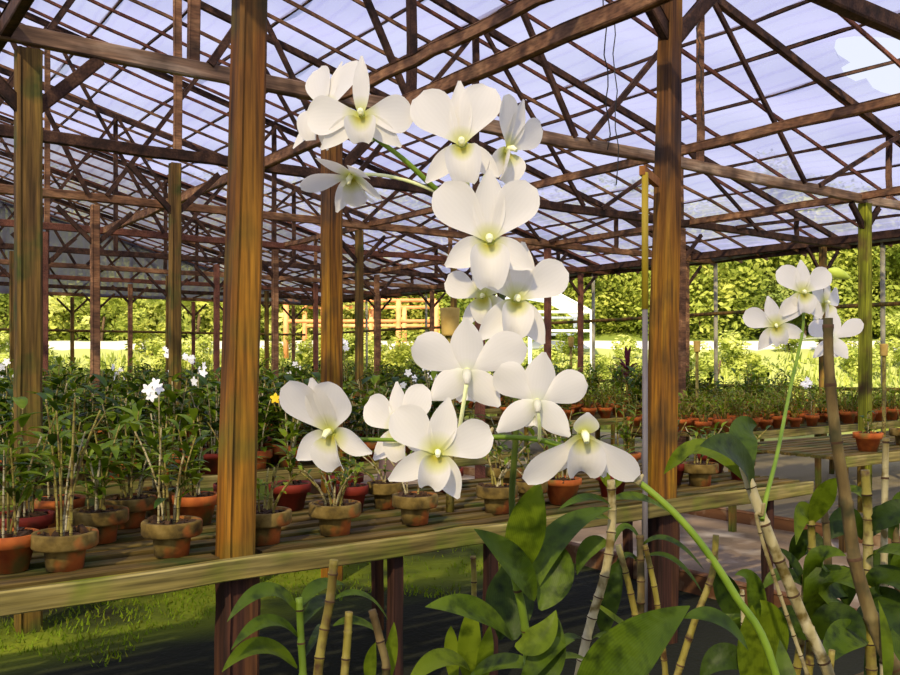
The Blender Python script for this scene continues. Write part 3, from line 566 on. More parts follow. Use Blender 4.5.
# the front bench: every pot built for itself
FB = [
 (65, 3.36, dict(seed=1,canes=7,H=.50,style=0,up=.55,lf=(.11,.03),flowers=0), 'mossy low pot of tall bare canes at the left end of the front rail'),
 (172,3.36, dict(seed=2,canes=7,H=.36,style=0,up=.45,lf=(.10,.03),flowers=0), 'mossy pot with an orange patch holding leaning canes, left of the amber post'),
 (264,3.37, dict(seed=3,canes=6,H=.20,style=0,up=.5,lf=(.07,.02),lm=['leaf_y','leaf','leaf_y']), 'wide ochre clay pot with short green shoots just right of the amber post'),
 (335,3.37, dict(seed=4,canes=11,H=.19,style=0,up=.8,lf=(.06,.015)), 'greenish-brown pot of many short bare canes under the lowest left flower'),
 (415,3.37, dict(seed=5,canes=3,H=.22,style=0,r=.098,up=.9,lf=(.05,.01),lm=['leaf_d','leaf_d','leaf_d']), 'dark brown weathered pot with one thin leaning cane on the front rail'),
 (497,3.38, dict(seed=6,canes=6,H=.26,style=0,r=.095,up=.6,lf=(.08,.02)), 'orange-rimmed pot behind the tall upright broad leaf'),
 (562,3.40, dict(seed=7,canes=6,H=.24,style=2,r=.10,up=.5,potm='terracotta'), 'square-shouldered orange pot near the right flower facing down'),
 (700,3.42, dict(seed=8,canes=6,H=.22,style=0,r=.10,up=.3,lf=(.08,.025)), 'mossy two-tiered pot just right of the thick orange-brown post'),
 (612,3.42, dict(seed=9,canes=4,H=.20,style=1,r=.09,potm='terra_red'), 'small red pot left of the thin metal pole'),
 (670,3.55, dict(seed=10,canes=5,H=.26,style=1,r=.10,potm='terra_red',lf=(.1,.03)), 'dark red pot behind the foot of the thick orange-brown post'),
 (741,3.44, dict(seed=12,canes=5,H=.20,style=1,r=.085,potm='terra_red',lf=(.08,.02)), 'red pot behind the top leaves of the pale cane'),
 (8, 3.45, dict(seed=13,canes=6,H=.34,style=1,potm='terracotta',lf=(.13,.04)), 'orange pot cut by the left edge on the front bench'),
 (22,3.85, dict(seed=14,canes=8,H=.40,style=1,r=.12,potm='terra_red',lf=(.15,.045)), 'broad dark red pot of leafy orchid at the far left of the front bench'),
 (100,3.78,dict(seed=15,canes=8,H=.36,style=0,lf=(.14,.04)), 'brown pot behind the leftmost mossy pot on the front bench'),
 (128,4.05,dict(seed=16,canes=8,H=.38,style=0,r=.115,lf=(.15,.04),up=.35), 'mossy shallow pot in the back row between the two leftmost front mossy pots'),
 (196,3.95,dict(seed=17,canes=7,H=.34,style=1,potm='terracotta',lf=(.13,.035)), 'plain orange pot in the back row left of the amber post'),
 (160,4.22,dict(seed=18,canes=7,H=.40,style=0,flowers=4,lf=(.15,.04)), 'leafy potted orchid with a small cluster of white star-shaped flowers on top'),
 (290,4.05,dict(seed=19,canes=7,H=.36,flowers=2,fm='yellow',style=1,potm='terra_red',lf=(.12,.03),up=.35), 'red pot with bushy green growth behind the wide ochre pot'),
 (352,3.80,dict(seed=20,canes=4,H=.15,style=1,r=.08,potm='terra_red',lf=(.06,.02)), 'small round red pot behind the pot of many short canes'),
 (345,4.2,dict(seed=31,canes=6,H=.26,style=1,r=.1,potm='terra_red',lf=(.1,.03)), 'red pot in the back row behind the lowest left flower'),
 (445,4.1,dict(seed=21,canes=6,H=.28,style=1,potm='terra_red',lf=(.10,.03)), 'red pot at the back of the front bench behind the flower facing forward'),
 (505,3.95,dict(seed=22,canes=7,H=.28,style=0,lf=(.10,.03)), 'mossy pot in the back row behind the orange-rimmed pot'),
 (560,4.1,dict(seed=23,canes=7,H=.30,style=0,lf=(.10,.03)), 'mossy pot in the back row behind the square-shouldered pot'),
 (625,4.1,dict(seed=24,canes=7,H=.32,style=1,potm='terracotta',lf=(.12,.03)), 'orange pot in the back row left of the thick orange-brown post'),
 (60,4.2,dict(seed=25,canes=8,H=.42,style=1,potm='terracotta',lf=(.15,.045)), 'tall leafy orchid in the back row above the leftmost mossy pot'),
 (235,4.2,dict(seed=26,canes=7,H=.36,style=1,potm='terra_red',lf=(.12,.03)), 'red pot hidden in part behind the amber post in the back row'),
 (530, 3.42, dict(seed=43,canes=5,H=.20,style=0,r=.085,lf=(.07,.02)), 'small mossy pot on the front rail between the two orange pots'),
 (385, 3.80, dict(seed=44,canes=5,H=.18,style=0,r=.085,lf=(.07,.02)), 'mossy pot behind the dark brown weathered pot'),
 (712,3.78,dict(seed=28,canes=6,H=.18,style=1,r=.105,potm='terra_red',lf=(.10,.03)), 'broad red pot at the right end of the front bench'),
]
FBC = []
for px, v, kw, lab in FB:
    if v > 3.7: kw.setdefault('nlv', (5,8)); kw['up'] = min(kw.get('up',.5), .3); kw.setdefault('lm', ['leaf','leaf_y','leaf'])
    u = at_v(px, v); o = orchid(**kw); place(o, u, v, lab)
    FBC.append((u, v))
# prototypes for the rows behind
PR = []
for i in range(12):
    PR.append(orchid(100+i, r=.10+.01*(i%3), h=.13, style=[0,1,2][i%3], potm=['terra_moss','terracotta','terra_red','terracotta'][i%4], canes=6+i%4, H=.35+.04*(i%4), lf=(.15,.046),
        up=.12, nlv=(6,9), lm=['leaf','leaf_d','leaf_y'] if i % 2 else ['leaf_d','leaf','leaf_y'], flowers=3 if i == 5 else 0, fm='white_pot', simple=False if i < 6 else True))
PO = [orchid(140+i, r=.085, h=.12, style=1, potm='terracotta', canes=7, H=.24, nlv=(4,6), lf=(.10,.026), lm=['leaf_y','leaf','leaf_y'], up=.3, simple=True, fm='white_pot') for i in range(4)]
used = set(); protos = set(o.name for o in PR+PO)
spots = []
def block(u0, u1, v0, zone, kinds, du=.29, rows=4, dv=.30):
    for r in range(rows):
        v = v0+.17+dv*r; u = u0+.15
        while u < u1-.1:
            uu = u+R_.uniform(-.05,.05); vv = v+R_.uniform(-.03,.03)
            if any(math.hypot(uu-at_v(a, c), vv-c) < .23 for a, c in ((195,8.2),(345,8.15),(168,10.8),(812,5.78))): u += du; continue
            px, py, d = proj(Vector((uu, vv, TOP+.2)))
            if -30 < px < 930: spots.append((d, uu, vv, zone, R_.choice(kinds)))
            u += du
block(.6, 4.5, 5.50, 'L2', PR[:6]+PR[:5])
block(7.15, 12.9, 5.62, 'R2', PO, .25)
for k in range(7):
    block(.8, 4.5, 7.95+2.6*k, 'LN', PR, .30)
    block(7.2, 12.9, 7.95+2.6*k, 'RN', PR[6:]+PO+PO, .30)
spots.sort(key=lambda q: q[0])
ZL = {'L2': ('leafy potted orchid packed on the second bench from the front, left of the path', 'orchids on the second bench'),
      'R2': ('small orchid in a bright orange pot on the first full bench right of the path', 'orchids in orange pots right of the path'),
      'LN': ('leafy potted orchid on the crowded benches deep in the shed, left of the path', 'orchids deep in the shed left of the path'),
      'RN': ('small potted orchid on the benches deep in the shed, right of the path', 'orchids deep in the shed right of the path')}
NI = 262
first = {}
for d, u, v, zone, pr in spots[:NI]:
    if pr.name in used: o = copy_tree(pr)
    else: o = pr; used.add(pr.name)
    place(o, u, v, ZL[zone][0], ZL[zone][1], R_.uniform(0,6.28), R_.uniform(.85,1.2))
# everything beyond: one mass
def mass(lst):
    import numpy as np
    V_, F_, MI = [], [], []; names = []; mats = []; off = 0
    cache = {}
    for pr in PR[6:]+PO:
        A = []
        for ch in pr.children:
            me = ch.data; co_ = np.empty(len(me.vertices)*3); me.vertices.foreach_get('co', co_); co_ = co_.reshape(-1,3)
            fl = [(tuple(p_.vertices), me.materials[p_.material_index]) for p_ in me.polygons]; A.append((co_, fl))
        cache[pr.name] = A
    keys = list(cache)
    for d, u, v, zone, pr in lst:
        A = cache.get(pr.name) or cache[R_.choice(keys)]; a = R_.uniform(0,6.28); s = R_.uniform(.85,1.2); ca, sa = math.cos(a)*s, math.sin(a)*s
        for co_, fl in A:
            q = np.stack([co_[:,0]*ca-co_[:,1]*sa+u, co_[:,0]*sa+co_[:,1]*ca+v, co_[:,2]*s+TOP], 1); V_.append(q)
            for f, m_ in fl:
                if m_ not in mats: mats.append(m_)
                F_.append([i+off for i in f]); MI.append(mats.index(m_))
            off += len(q)
    me = bpy.data.meshes.new('distant_orchids'); me.from_pydata(np.concatenate(V_).tolist(), [], F_)
    for m_ in mats: me.materials.append(m_)
    me.polygons.foreach_set('material_index', MI); o = bpy.data.objects.new('distant_orchids', me); COL.objects.link(o)
    tag(o, 'mass of small potted orchids crowding the farthest benches of the shed', 'orchids', kind='stuff')
mass(spots[NI:])
for pr in PR+PO:
    if pr.name not in used:
        for ch in list(pr.children): bpy.data.objects.remove(ch)
        bpy.data.objects.remove(pr)
# singled-out plants
def single(px, v, kw, lab, s=1):
    o = orchid(**kw); place(o, at_v(px, v), v, lab, s=s); return o
single(868, 3.92, dict(seed=61, r=.115, h=.15, style=1, potm='terracotta', canes=5, H=.18, lf=(.1,.03), up=.2), 'single big orange clay pot on the weathered bench at the right edge')
single(905, 4.0, dict(seed=62, r=.12, h=.14, style=0, potm='terra_moss', canes=7, H=.3, lf=(.12,.035), up=.2), 'dark mossy pot on the weathered bench cut by the right edge')
single(812, 5.78, dict(seed=63, r=.08, h=.12, style=1, potm='terracotta', canes=4, H=.32, flowers=9, lf=(.1,.03)), 'tall orchid with a column of white blooms behind the thick bamboo-like cane')
for (px, py, d, lab) in ((195, 360, 8.2, 'distant white blooming orchid between the slim posts on the left'), (345, 345, 8.15, 'distant orchid with a spray of white blooms right behind the orange-brown post'), (168, 352, 10.8, 'farthest white blooming orchid between the slim posts on the left')):
    u_ = at_v(px, d); dp = CA*u_+SA*d; o = orchid(int(px), r=.1, h=.13, style=1, potm='terracotta', canes=6, H=max(.2,(EYE+(HZ-py)/F*dp-TOP-.1)/1.25), flowers=9, lf=(.12,.035), up=.3); place(o, u_, d, lab)
# block and capped stakes
p = P(386, 470, 4.7); p.z = TOP
root = empty('concrete_block', p, 'small grey-pink concrete block standing on end on the front bench', 'block')
b = MB(); b.lumber(p+Vector((.0,0,0)), p+Vector((.035,.0,.235)), .115, .06, 5, .003, 3); b.build('block_body', 'concrete', root)
b = MB(); b.lumber(p+Vector((-.05,-.045,.02)), p+Vector((.05,-.045,.02)), .05, .035, 3, .003, 3); b.build('foot', 'concrete', root)
for (px, y0, y1, w_, d, lab) in ((450, 308, 336, 20, 4.35, 'large tan cap on a stake right behind the middle of the white spray'),
        (697, 341, 352, 7, 9.4, 'small yellow-capped stake right of the thick orange-brown post'),
        (884, 344, 356, 8, 8.6, 'small yellow-capped stake near the right edge'),
        (571, 337, 347, 6, 12.5, 'farthest small yellow-capped stake in front of the white pipe frame')):
    a = P(px, y0, d); c = P(px, y1, d); r = w_/2/F*d
    z0 = TOP if d < 5 else (0 if True else 0)
    root = empty('capped_stake', (a.x, a.y, z0), lab, 'stake')
    b = MB(); b.tube([(a.x,a.y,z0),(a.x,a.y,c.z+.01)], max(.01, r*.45), 8); b.build('stake', 'cane_y', root)
    b = MB(); b.lathe([(0,c.z),(r*.82,c.z),(r*.84,c.z+.01),(r,a.z-.012),(r,a.z),(0,a.z+.004)], (a.x,a.y,0), 16); b.build('cap', 'cap', root)

# ---------------------------------------------------------------- beyond the shed
def crown_mesh(seed, rx, rz, n, leaf, lumps, m):
    r = random.Random(seed); b = MB(); cs = []
    for i in range(lumps):
        a = r.uniform(0,6.28); q = rx*math.sqrt(r.random())*.75; cs.append((Vector((q*math.cos(a), q*math.sin(a), r.uniform(-.75,.75)*rz)), r.uniform(.28,.5)*rx))
    for i in range(n):
        c, rr = r.choice(cs); d = Vector((r.gauss(0,1), r.gauss(0,1), r.gauss(0,1))).normalized(); p = c+d*rr*r.uniform(.75,1.05)
        x = Vector((r.gauss(0,1), r.gauss(0,1), r.gauss(0,.6))).normalized(); y = x.cross(d)
        if y.length < .1: continue
        y.normalize(); l = leaf*r.uniform(.6,1.3); b.add([p-x*l, p+y*l*.5, p+x*l, p-y*l*.5], [(0,1,2,3)], 0, smooth=False)
    return b
def tree(seed, rx, rz, n, leaf, m, trunk_h, name, lumps=14):
    root = empty(name, (0,0,0), 'x', 'tree')
    b = crown_mesh(seed, rx, rz, n, leaf, lumps, m); o = b.build('crown', m, root); o.location = (0,0,trunk_h+rz*.8)
    b = MB(); b.tube([(0,0,-.3),(.1,.05,trunk_h*.6),(0,.1,trunk_h+rz*.6)], [.22,.17,.08] if trunk_h > 1 else [.06,.05,.03], 8); b.build('trunk', 'trunk', root)
    return root
T = [tree(201, 3.0, 3.0, 15000, .13, 'tree_leaf', .9, 'leafy_tree', 30), tree(202, 2.7, 3.3, 15000, .12, 'tree_leaf_d', 1.0, 'leafy_tree', 30), tree(203, 3.2, 2.7, 15000, .13, 'tree_leaf', .6, 'leafy_tree', 30)]
TL = ['rounded yellow-green tree on the bank beyond the shed', 'taller deep green tree on the bank beyond the shed', 'broad bright tree on the bank beyond the shed']
spot = []
for i in range(24): spot.append((-160+i*54+R_.uniform(-10,10), 40+R_.uniform(-1.2,2.5)))
for i in range(18): spot.append((-160+i*72, 48+R_.uniform(-1,3)))
for i, (px, d) in enumerate(spot):
    k = [0,2,1,0,2][i%5]; o = T[k] if i in (0,1,2) and [0,2,1][i] == k else copy_tree(T[k])
    p = P(px, 360, d); o.location = (p.x, p.y, hill(p.x, p.y)-.1); o.rotation_euler = (0,0,R_.uniform(0,6)); s = R_.uniform(.85,1.1)*(1.15 if d > 46 else 1); o.scale = (s,s,s)
    tag(o, TL[k], 'tree', ['round trees on the bank','tall deep green trees on the bank','broad trees on the bank'][k], 'thing')
S = [tree(211+i, 1.0, .8, 1500, .09, ['shrub_leaf','tree_leaf','shrub_leaf'][i], .15, 'shrub', 9) for i in range(3)]
for i in range(36):
    px = -60+i*29+R_.uniform(-10,10); d = R_.choice((30.2, 31.5, 33)) if px > 360 else R_.choice((27, 31, 33)); k = i % 3
    p = P(px, 360, d)
    if p.x < 14 and p.y < 27: d += 5; p = P(px, 360, d)
    o = S[k] if i < 3 else copy_tree(S[k]); o.location = (p.x, p.y, hill(p.x, p.y)-.05); s = R_.uniform(.5,.95); o.scale = (s*1.2,s*1.2,s); o.rotation_euler = (0,0,R_.uniform(0,6))
    tag(o, 'low yellow-green shrub on the slope below the pale road', 'shrub', 'shrubs on the slope', 'thing')
for i in range(12):
    px = 10+i*32; p = P(px, 360, 37.6); o = copy_tree(S[i % 3]); o.location = (p.x, p.y, hill(p.x, p.y)-.05); s = R_.uniform(1.5,2.2); o.scale = (s,s,s)
    tag(o, 'large pale shrub along the far side of the road, seen past the left posts', 'shrub', 'large shrubs along the road', 'thing')
b = MB(); r = random.Random(8)
for i in range(26000):
    d = r.uniform(19, 32.5); px = r.uniform(-40, 940); p = P(px, 360, d)
    if p.x < 14 and p.y < 27: continue
    z = hill(p.x, p.y); h = r.uniform(.1,.42)*(1+.6*math.sin(p.x*1.3)*math.sin(p.y*1.7)); a = r.uniform(0,3.14); w_ = r.uniform(.03,.07); dx, dy = math.cos(a)*w_, math.sin(a)*w_; lx, ly = r.uniform(-.12,.12), r.uniform(-.12,.12)
    b.add([(p.x-dx,p.y-dy,z),(p.x+dx,p.y+dy,z),(p.x+lx+dx*.6,p.y+ly,z+h*.7),(p.x+lx,p.y+ly,z+h)], [(0,1,2,3)], r.choice((0,0,1,2)), smooth=False)
tag(b.build('field_weeds', ['shrub_leaf','tree_leaf_d','tree_leaf']), 'rough yellow-green weeds covering the open slope outside the shed', 'weeds', kind='stuff')
# orange frame
def frame_house(name, px0, px1, d, zt, posts, pm, pw, label, roofm=None, slope=0, rails=()):
    a = P(px0, 360, d); c = P(px1, 360, d); root = empty(name, ((a.x+c.x)/2, (a.y+c.y)/2, hill(a.x,a.y)), label, 'frame')
    back = FWD*4.2
    for i in range(posts):
        q = a.lerp(c, i/(posts-1))
        for off in (Vector((0,0,0)), back):
            b = MB(); x = q+off; b.tube([(x.x,x.y,hill(x.x,x.y)-.05),(x.x,x.y,zt)], pw, 8); b.build('post', pm, root)
    for z in (zt,)+tuple(rails):
        for off in (Vector((0,0,0)), back):
            b = MB(); b.tube([(a.x+off.x,a.y+off.y,z),(c.x+off.x,c.y+off.y,z)], pw*.7, 8); b.build('rail', pm, root)
    if roofm:
        mid = (a+c)/2; b = MB(); ps = []
        for q, z in ((a,zt),(a.lerp(mid,.5),zt+slope*.75),(mid,zt+slope),(c.lerp(mid,.5),zt+slope*.75),(c,zt)):
            ps += [Vector((q.x,q.y,z)), Vector((q.x,q.y,z))+back]
        b.add(ps, [(0,1,3,2),(2,3,5,4),(4,5,7,6),(6,7,9,8)]); b.build('roof_sheet', roofm, root)
        for q, z in ((a,zt),(mid,zt+slope),(c,zt)):
            b = MB(); b.tube([(q.x,q.y,z+.03),(q.x+back.x,q.y+back.y,z+.03)], pw*.6, 8); b.build('ridge_pipe', pm, root)
        b = MB(); b.tube([Vector((q.x,q.y,z+.03)) for q, z in ((a,zt),(a.lerp(mid,.5),zt+slope*.75),(mid,zt+slope),(c.lerp(mid,.5),zt+slope*.75),(c,zt))], pw*.6, 8); b.build('arch', pm, root)
frame_house('orange_frame', 286, 436, 32.5, 3.65, 5, 'orange_pipe', .10, 'orange post-and-rail frame beyond the far end of the shed', rails=(2.9,))
frame_house('white_pipe_frame', 468, 592, 31, 3.15, 3, 'white_pipe', .075, 'white pipe frame with pale sheet roof beyond the shed behind the middle flowers', 'white_film', .75, rails=(2.5,))
# purple cordyline
p = P(627, 385, 15.2); p.z = 0; root = empty('cordyline', p, 'tall plant with a purple-red leaf tuft beyond the benches, left of the thick post', 'plant')
b = MB(); zt = P(627, 368, 15.2).z; b.tube([p, Vector((p.x,p.y,zt))], .02, 6); b.build('stem', 'lumber_mossy', root); b = MB(); r = random.Random(3)
for i in range(26):
    a = r.uniform(0,6.28); e = r.uniform(.3,1.4); l = r.uniform(.25,.42); s = Vector((p.x,p.y,zt+r.uniform(-.25,.1))); dd = Vector((math.cos(a)*math.cos(e),math.sin(a)*math.cos(e),math.sin(e)))
    b.leaf(s, s+dd*l*.6, s+dd*l-UP*.05, .07, None, 4, 2, .2)
b.build('leaf_tuft', mat('purple_leaf', [(.12,.025,.05),(.30,.07,.12)], 5, 3, .5, trans=.3, bump=0), root)

# ---------------------------------------------------------------- the big white orchid flowers
def petal(b, cen, X, Y, Z, ang, L_, W_, kind, clos, mi, rnd, curl=0):
    """X right, Y up, Z the way the flower faces; ang in its plane; clos bends the petal forwards"""
    d0 = X*math.cos(ang)+Y*math.sin(ang); s0 = -X*math.sin(ang)+Y*math.cos(ang)
    nl, nw = 12, 8; vs = []; uv = []; fs = []; p = cen+d0*L_*.03; ph = rnd.uniform(0,6)
    for i in range(nl+1):
        q = i/nl; a = clos*(.3+.9*q)+curl*q*q
        if i: p = p+(d0*math.cos(a)+Z*math.sin(a))*L_/nl
        nn = Z*math.cos(a)-d0*math.sin(a)
        if kind == 'petal': w = W_*(.13+.87*(math.sin(math.pi*min(1,q*.965+.01)**1.75)**.72)) if q < .985 else W_*.34
        elif kind == 'lip': w = W_*(.45+.55*math.sin(math.pi*q**.9)**.7) if q < .97 else W_*.45
        else: w = W_*(.34*(1-q)+.95*math.sin(math.pi*q**.95)**.8) if q < .99 else W_*.14
        for j in range(nw+1):
            x = -1+2*j/nw
            cup = (.16 if kind == 'petal' else .25 if kind == 'sepal' else .9)*(x*x)*w
            rip = .05*w*math.sin(q*7+ph+x*3)*abs(x)
            rr = math.sqrt(max(0,1-(abs(x)**3)*.0))
            vs.append(p+s0*x*w*rr+nn*(cup+rip)-d0*0); uv.append((x*.5, q))
    for i in range(nl):
        for j in range(nw): k = i*(nw+1)+j; fs.append((k, k+1, k+nw+2, k+nw+1))
    b.add(vs, fs, mi, uv)
def flower(root, px, py, d, face, Rpx, roll=0, pa=38, sa=-48, pw=.40, sw=.17, dw=.19, clos=.12, pclos=None, sclos=None, ped=None, seed=0, lipL=.62, names=True, pl=1.0, dl=.95, sl=.9):
    rnd = random.Random(seed*13+5); c = P(px, py, d); R0 = Rpx/F*d
    Z = cv(*face); up = UP if abs(Z.z) < .9 else -FWD
    X = up.cross(Z).normalized(); Y = Z.cross(X); a = math.radians(roll); X, Y = X*math.cos(a)+Y*math.sin(a), -X*math.sin(a)+Y*math.cos(a)
    rd = math.radians; pclos = clos if pclos is None else pclos; sclos = clos if sclos is None else sclos
    b = MB(); petal(b, c, X, Y, Z, rd(90+rnd.uniform(-4,4)), R0*dl, R0*dw, 'sepal', clos*.8, 0, rnd, -.15)
    for s_ in (sa, 180-sa): petal(b, c-Z*R0*.02, X, Y, Z, rd(s_+rnd.uniform(-5,5)), R0*sl*rnd.uniform(.92,1.05), R0*sw, 'sepal', sclos, 0, rnd, -.2)
    # short chin behind the sepals
    b.tube([c-Z*R0*.02, c-Z*R0*.12-Y*R0*.06, c-Z*R0*.2-Y*R0*.16], [R0*.08, R0*.075, R0*.04], 8)
    pmat = 'petal_plain' if Z.dot(FWD) > .3 else 'petal'
    fo = b.build('flower', pmat, root, origin=c)
    for s_ in (pa, 180-pa):
        b = MB(); petal(b, c+Z*R0*.02, X, Y, Z, rd(s_+rnd.uniform(-5,5)), R0*pl*rnd.uniform(.94,1.04), R0*pw*rnd.uniform(.94,1.06), 'petal', pclos, 0, rnd, -.25); b.build('petal', pmat, fo, origin=c)
    b = MB(); petal(b, c+Z*R0*.02-Y*R0*.04, X, Y, Z, rd(-90), R0*lipL*.88, R0*.27, 'lip', .75, 0, rnd, -1.5); b.build('lip', 'lip', fo, origin=c)
    b = MB(); b.tube([c+Y*R0*.02, c+Z*R0*.12+Y*R0*.04, c+Z*R0*.22-Y*R0*.01], [R0*.055, R0*.055, R0*.035], 8); b.build('column', 'column', fo, origin=c)
    if ped:
        e = P(*ped); st = c-Z*R0*.15-Y*R0*.12; mid = st.lerp(e, .4)-Z*R0*.25
        b = MB(); b.tube(curve(st, mid, e, 8), [R0*.05]+[R0*.034]*8, 7); b.build('pedicel', 'pedicel', fo, origin=c)
    return fo
def smooth_path(pts, n=6):
    out = []; k = len(pts)
    for i in range(k-1):
        p0, p1, p2, p3 = pts[max(0,i-1)], pts[i], pts[i+1], pts[min(k-1,i+2)]
        for j in range(n):
            t = j/n; out.append(.5*((2*p1)+(p2-p0)*t+(2*p0-5*p1+4*p2-p3)*t*t+(3*p1-p0-3*p2+p3)*t**3))
    out.append(pts[-1]); return out
def nb_pot(root, px, d, r=.09, h=.12, m='terra_moss'):
    p = FWD*d+RGT*((px-450)/F*d); c = Vector((p.x, p.y, TOP))
    b = MB(); b.lathe(pot_prof(r, h, 0), c, 24); b.build('pot', m, root)
    b = MB(); rnd = random.Random(int(px))
    for i in range(34):
        a = rnd.uniform(0,6.28); q = r*.75*math.sqrt(rnd.random()); s = rnd.uniform(.01,.02); cc = c+Vector((q*math.cos(a), q*math.sin(a), h*.82+s*.4)); ax = Vector((rnd.uniform(-1,1),rnd.uniform(-1,1),rnd.uniform(-.4,.4))).normalized()
        b.bar(cc-ax*s, cc+ax*s, s*.9, s*.8)
    b.build('bark_chips', 'bark', root)
    return c+Vector((0,0,h*.8))
def fg(name, px, d, label, canes=(), leaves=(), r=.09, pm='terra_moss', cat='potted orchid', tp=.8, lw=1.0):
    p = FWD*d+RGT*((px-450)/F*d); root = empty(name, (p.x, p.y, TOP), label, cat); soil = nb_pot(root, px, d, r, m=pm); k = 0
    for (pts, w_, m, sp) in canes:
        k += 1; a = 2.4*k; w3 = [P(*q) for q in pts]; foot = soil+Vector((math.cos(a)*.03, math.sin(a)*.03, 0)); q_ = w3[-1]-w3[-2]; w3 = w3+[w3[-1]+q_*.35+(foot-w3[-1])*.25, foot]
        path = smooth_path(w3, 5)[::-1]; b = MB(); dd = pts[0][2]
        cane_tube(b, path, w_/2/F*dd*1.12, sp, 0, 1, 10, tp); b.build('cane', [m, 'node'], root)
    for (a, c, e, w_, m, hint) in leaves:
        b = MB(); A, C_, E = P(*a), P(*c), P(*e); b.leaf(A, C_, E, w_*lw/F*c[2], cv(*hint), 16, 6, .28, 0, .85, .03); b.build('leaf', m, root)
    return root
# the near bench the foreground pots stand on
bench(-1.0, 4.2, .32, 1.12, 'low near bench under the foreground pots', slats=6, seed=77)

# --- plant B: broad leaves in the centre, carrying the upper flower spray
rb = fg('white_orchid', 527, 1.06, 'broad-leaved white orchid in the centre whose upright spray carries the upper flowers',
  canes=[([(512,566,1.02),(524,620,1.03),(528,680,1.04)], 9, 'cane_g', .05)],
  leaves=[((519,575,1.03),(524,520,1.0),(540,482,1.0), 36,'bleaf_y',(0,.2,1)),
          ((535,600,1.02),(520,560,.98),(474,529,.97), 30,'bleaf',(.3,.5,.8)),
          ((530,600,1.04),(545,520,1.05),(612,508,1.10), 28,'bleaf',(-.3,.6,.7)),
          ((540,610,1.03),(565,570,1.05),(554,540,1.06), 34,'bleaf',(-.2,.2,1)),
          ((512,640,1.02),(480,600,.97),(425,607,.95), 32,'bleaf',(0,.8,.6)),
          ((515,640,1.03),(505,600,1.06),(512,560,1.08), 44,'bleaf_d',(0,.1,1)),
          ((515,645,1.0),(545,650,.98),(556,610,1.0), 26,'bleaf_y',(-.2,.5,.8)),
          ((530,690,1.0),(550,660,1.0),(558,618,1.02), 34,'bleaf',(-.2,.2,1)),
          ((520,690,1.0),(545,640,.98),(575,640,1.02), 20,'bleaf',(.1,.8,.5)),
          ((500,640,1.05),(507,600,1.08),(505,560,1.1), 26,'bleaf_d',(0,0,1))], r=.085, lw=1.1)
sp = smooth_path([P(*q) for q in ((526,640,1.05),(516,570,1.07),(512,500,1.06),(516,430,1.03),(514,370,1.02),(505,325,1.01),(498,270,1.01),(478,225,1.0),(437,190,.985),(402,158,.97),(366,132,.965))], 6)
b = MB(); b.tube(sp, [.0042-.0020*i/len(sp) for i in range(len(sp))], 8); b.build('flower_spike', 'spike_d', rb)
sp = smooth_path([P(*q) for q in ((460,205,.990),(437,190,.985),(402,158,.97),(366,132,.965))], 6)
b = MB(); b.tube(sp, [.0036-.0012*i/len(sp) for i in range(len(sp))], 8); b.build('spike_tip', 'spike', rb)
flower(rb, 361,115, .95, (.02,.0,1), 58, 2, pa=2, sa=-38, pw=.33, sw=.16, dw=.13, pclos=-.05, dl=1.0, ped=(372,137,.965), seed=1, lipL=.5, clos=.05, pl=.9)
flower(rb, 326,112, .985, (-.45,.25,.6), 56, -6, pa=60, sa=-60, pw=.30, sw=.15, dw=.12, clos=.2, ped=(372,140,.97), seed=2)
flower(rb, 352,176, .975, (-.25,-.75,.45), 52, 10, pa=30, sa=-40, pw=.24, sw=.15, dw=.15, clos=.75, ped=(434,191,.985), seed=3)
flower(rb, 462,145, .95, (-.05,.05,1), 67, 6, pa=56, sa=-42, pw=.31, sw=.15, dw=.15, clos=.08, ped=(470,200,.99), seed=4, sl=.72)
flower(rb, 507,150, .975, (.72,-.15,.6), 54, -14, pa=48, sa=-60, pw=.29, sw=.2, dw=.2, clos=.25, ped=(478,205,.995), seed=5)
flower(rb, 489,241, .93, (0,-.02,1), 72, 0, pa=50, sa=-28, pw=.31, sw=.18, dw=.20, clos=.1, ped=(497,265,1.0), seed=6, sl=.72, lipL=.68)
flower(rb, 516,300, .955, (.12,.0,1), 60, -6, pa=40, sa=-50, pw=.33, sw=.19, dw=.22, clos=.1, ped=(503,315,1.0), seed=7)
flower(rb, 484,297, .985, (-.35,0,.9), 42, 8, pa=30, sa=-40, pw=.32, sw=.17, dw=.2, clos=.1, ped=(500,300,1.0), seed=8)

# --- main orchid A: long green spike rising from the right, five lower flowers
ra = empty('white_orchid', FWD*.80+RGT*((830-450)/F*.80)+UP*TOP, 'white orchid with a long green spike arching to the row of lower flowers', 'potted orchid')
soil = nb_pot(ra, 830, .80, .085)
sp = smooth_path([P(*q) for q in ((345,439,.84),(400,440,.85),(440,440,.86),(490,437,.86),(545,441,.86),(600,462,.85),(640,483,.84),(690,530,.83),(735,595,.82),(776,675,.81))]+[soil+Vector((0,0,.12)), soil], 6)
n_ = len(sp); b = MB(); b.tube(sp, [.0017+.0018*min(1,i/(n_*.7)) for i in range(n_)], 10); b.build('flower_spike', 'spike', ra)
for q in ((490,437,.858),(712,562,.826),(640,484,.838)):
    b = MB(); p_ = P(*q); b.tube([p_-RGT*.003, p_+RGT*.003+UP*.009], [.004,.0012], 8); b.build('bract', 'cane_w', ra)
for k, (c_, e_) in enumerate((((790,720,.80),(780,640,.86)), ((850,720,.8),(870,760,.78)))):
    b = MB(); b.leaf(soil+Vector((0,0,.03)), P(*c_), P(*e_), .04, cv(0,.3,1), 12, 4, .25, 0, .85); b.build('leaf', 'bleaf', ra)
flower(ra, 467,372, .84, (.03,.18,-1), 62, 0, pa=30, sa=-42, pw=.33, sw=.22, dw=.24, clos=.06, ped=(458,437,.862), seed=11, sl=.78, dl=.85, lipL=.5)
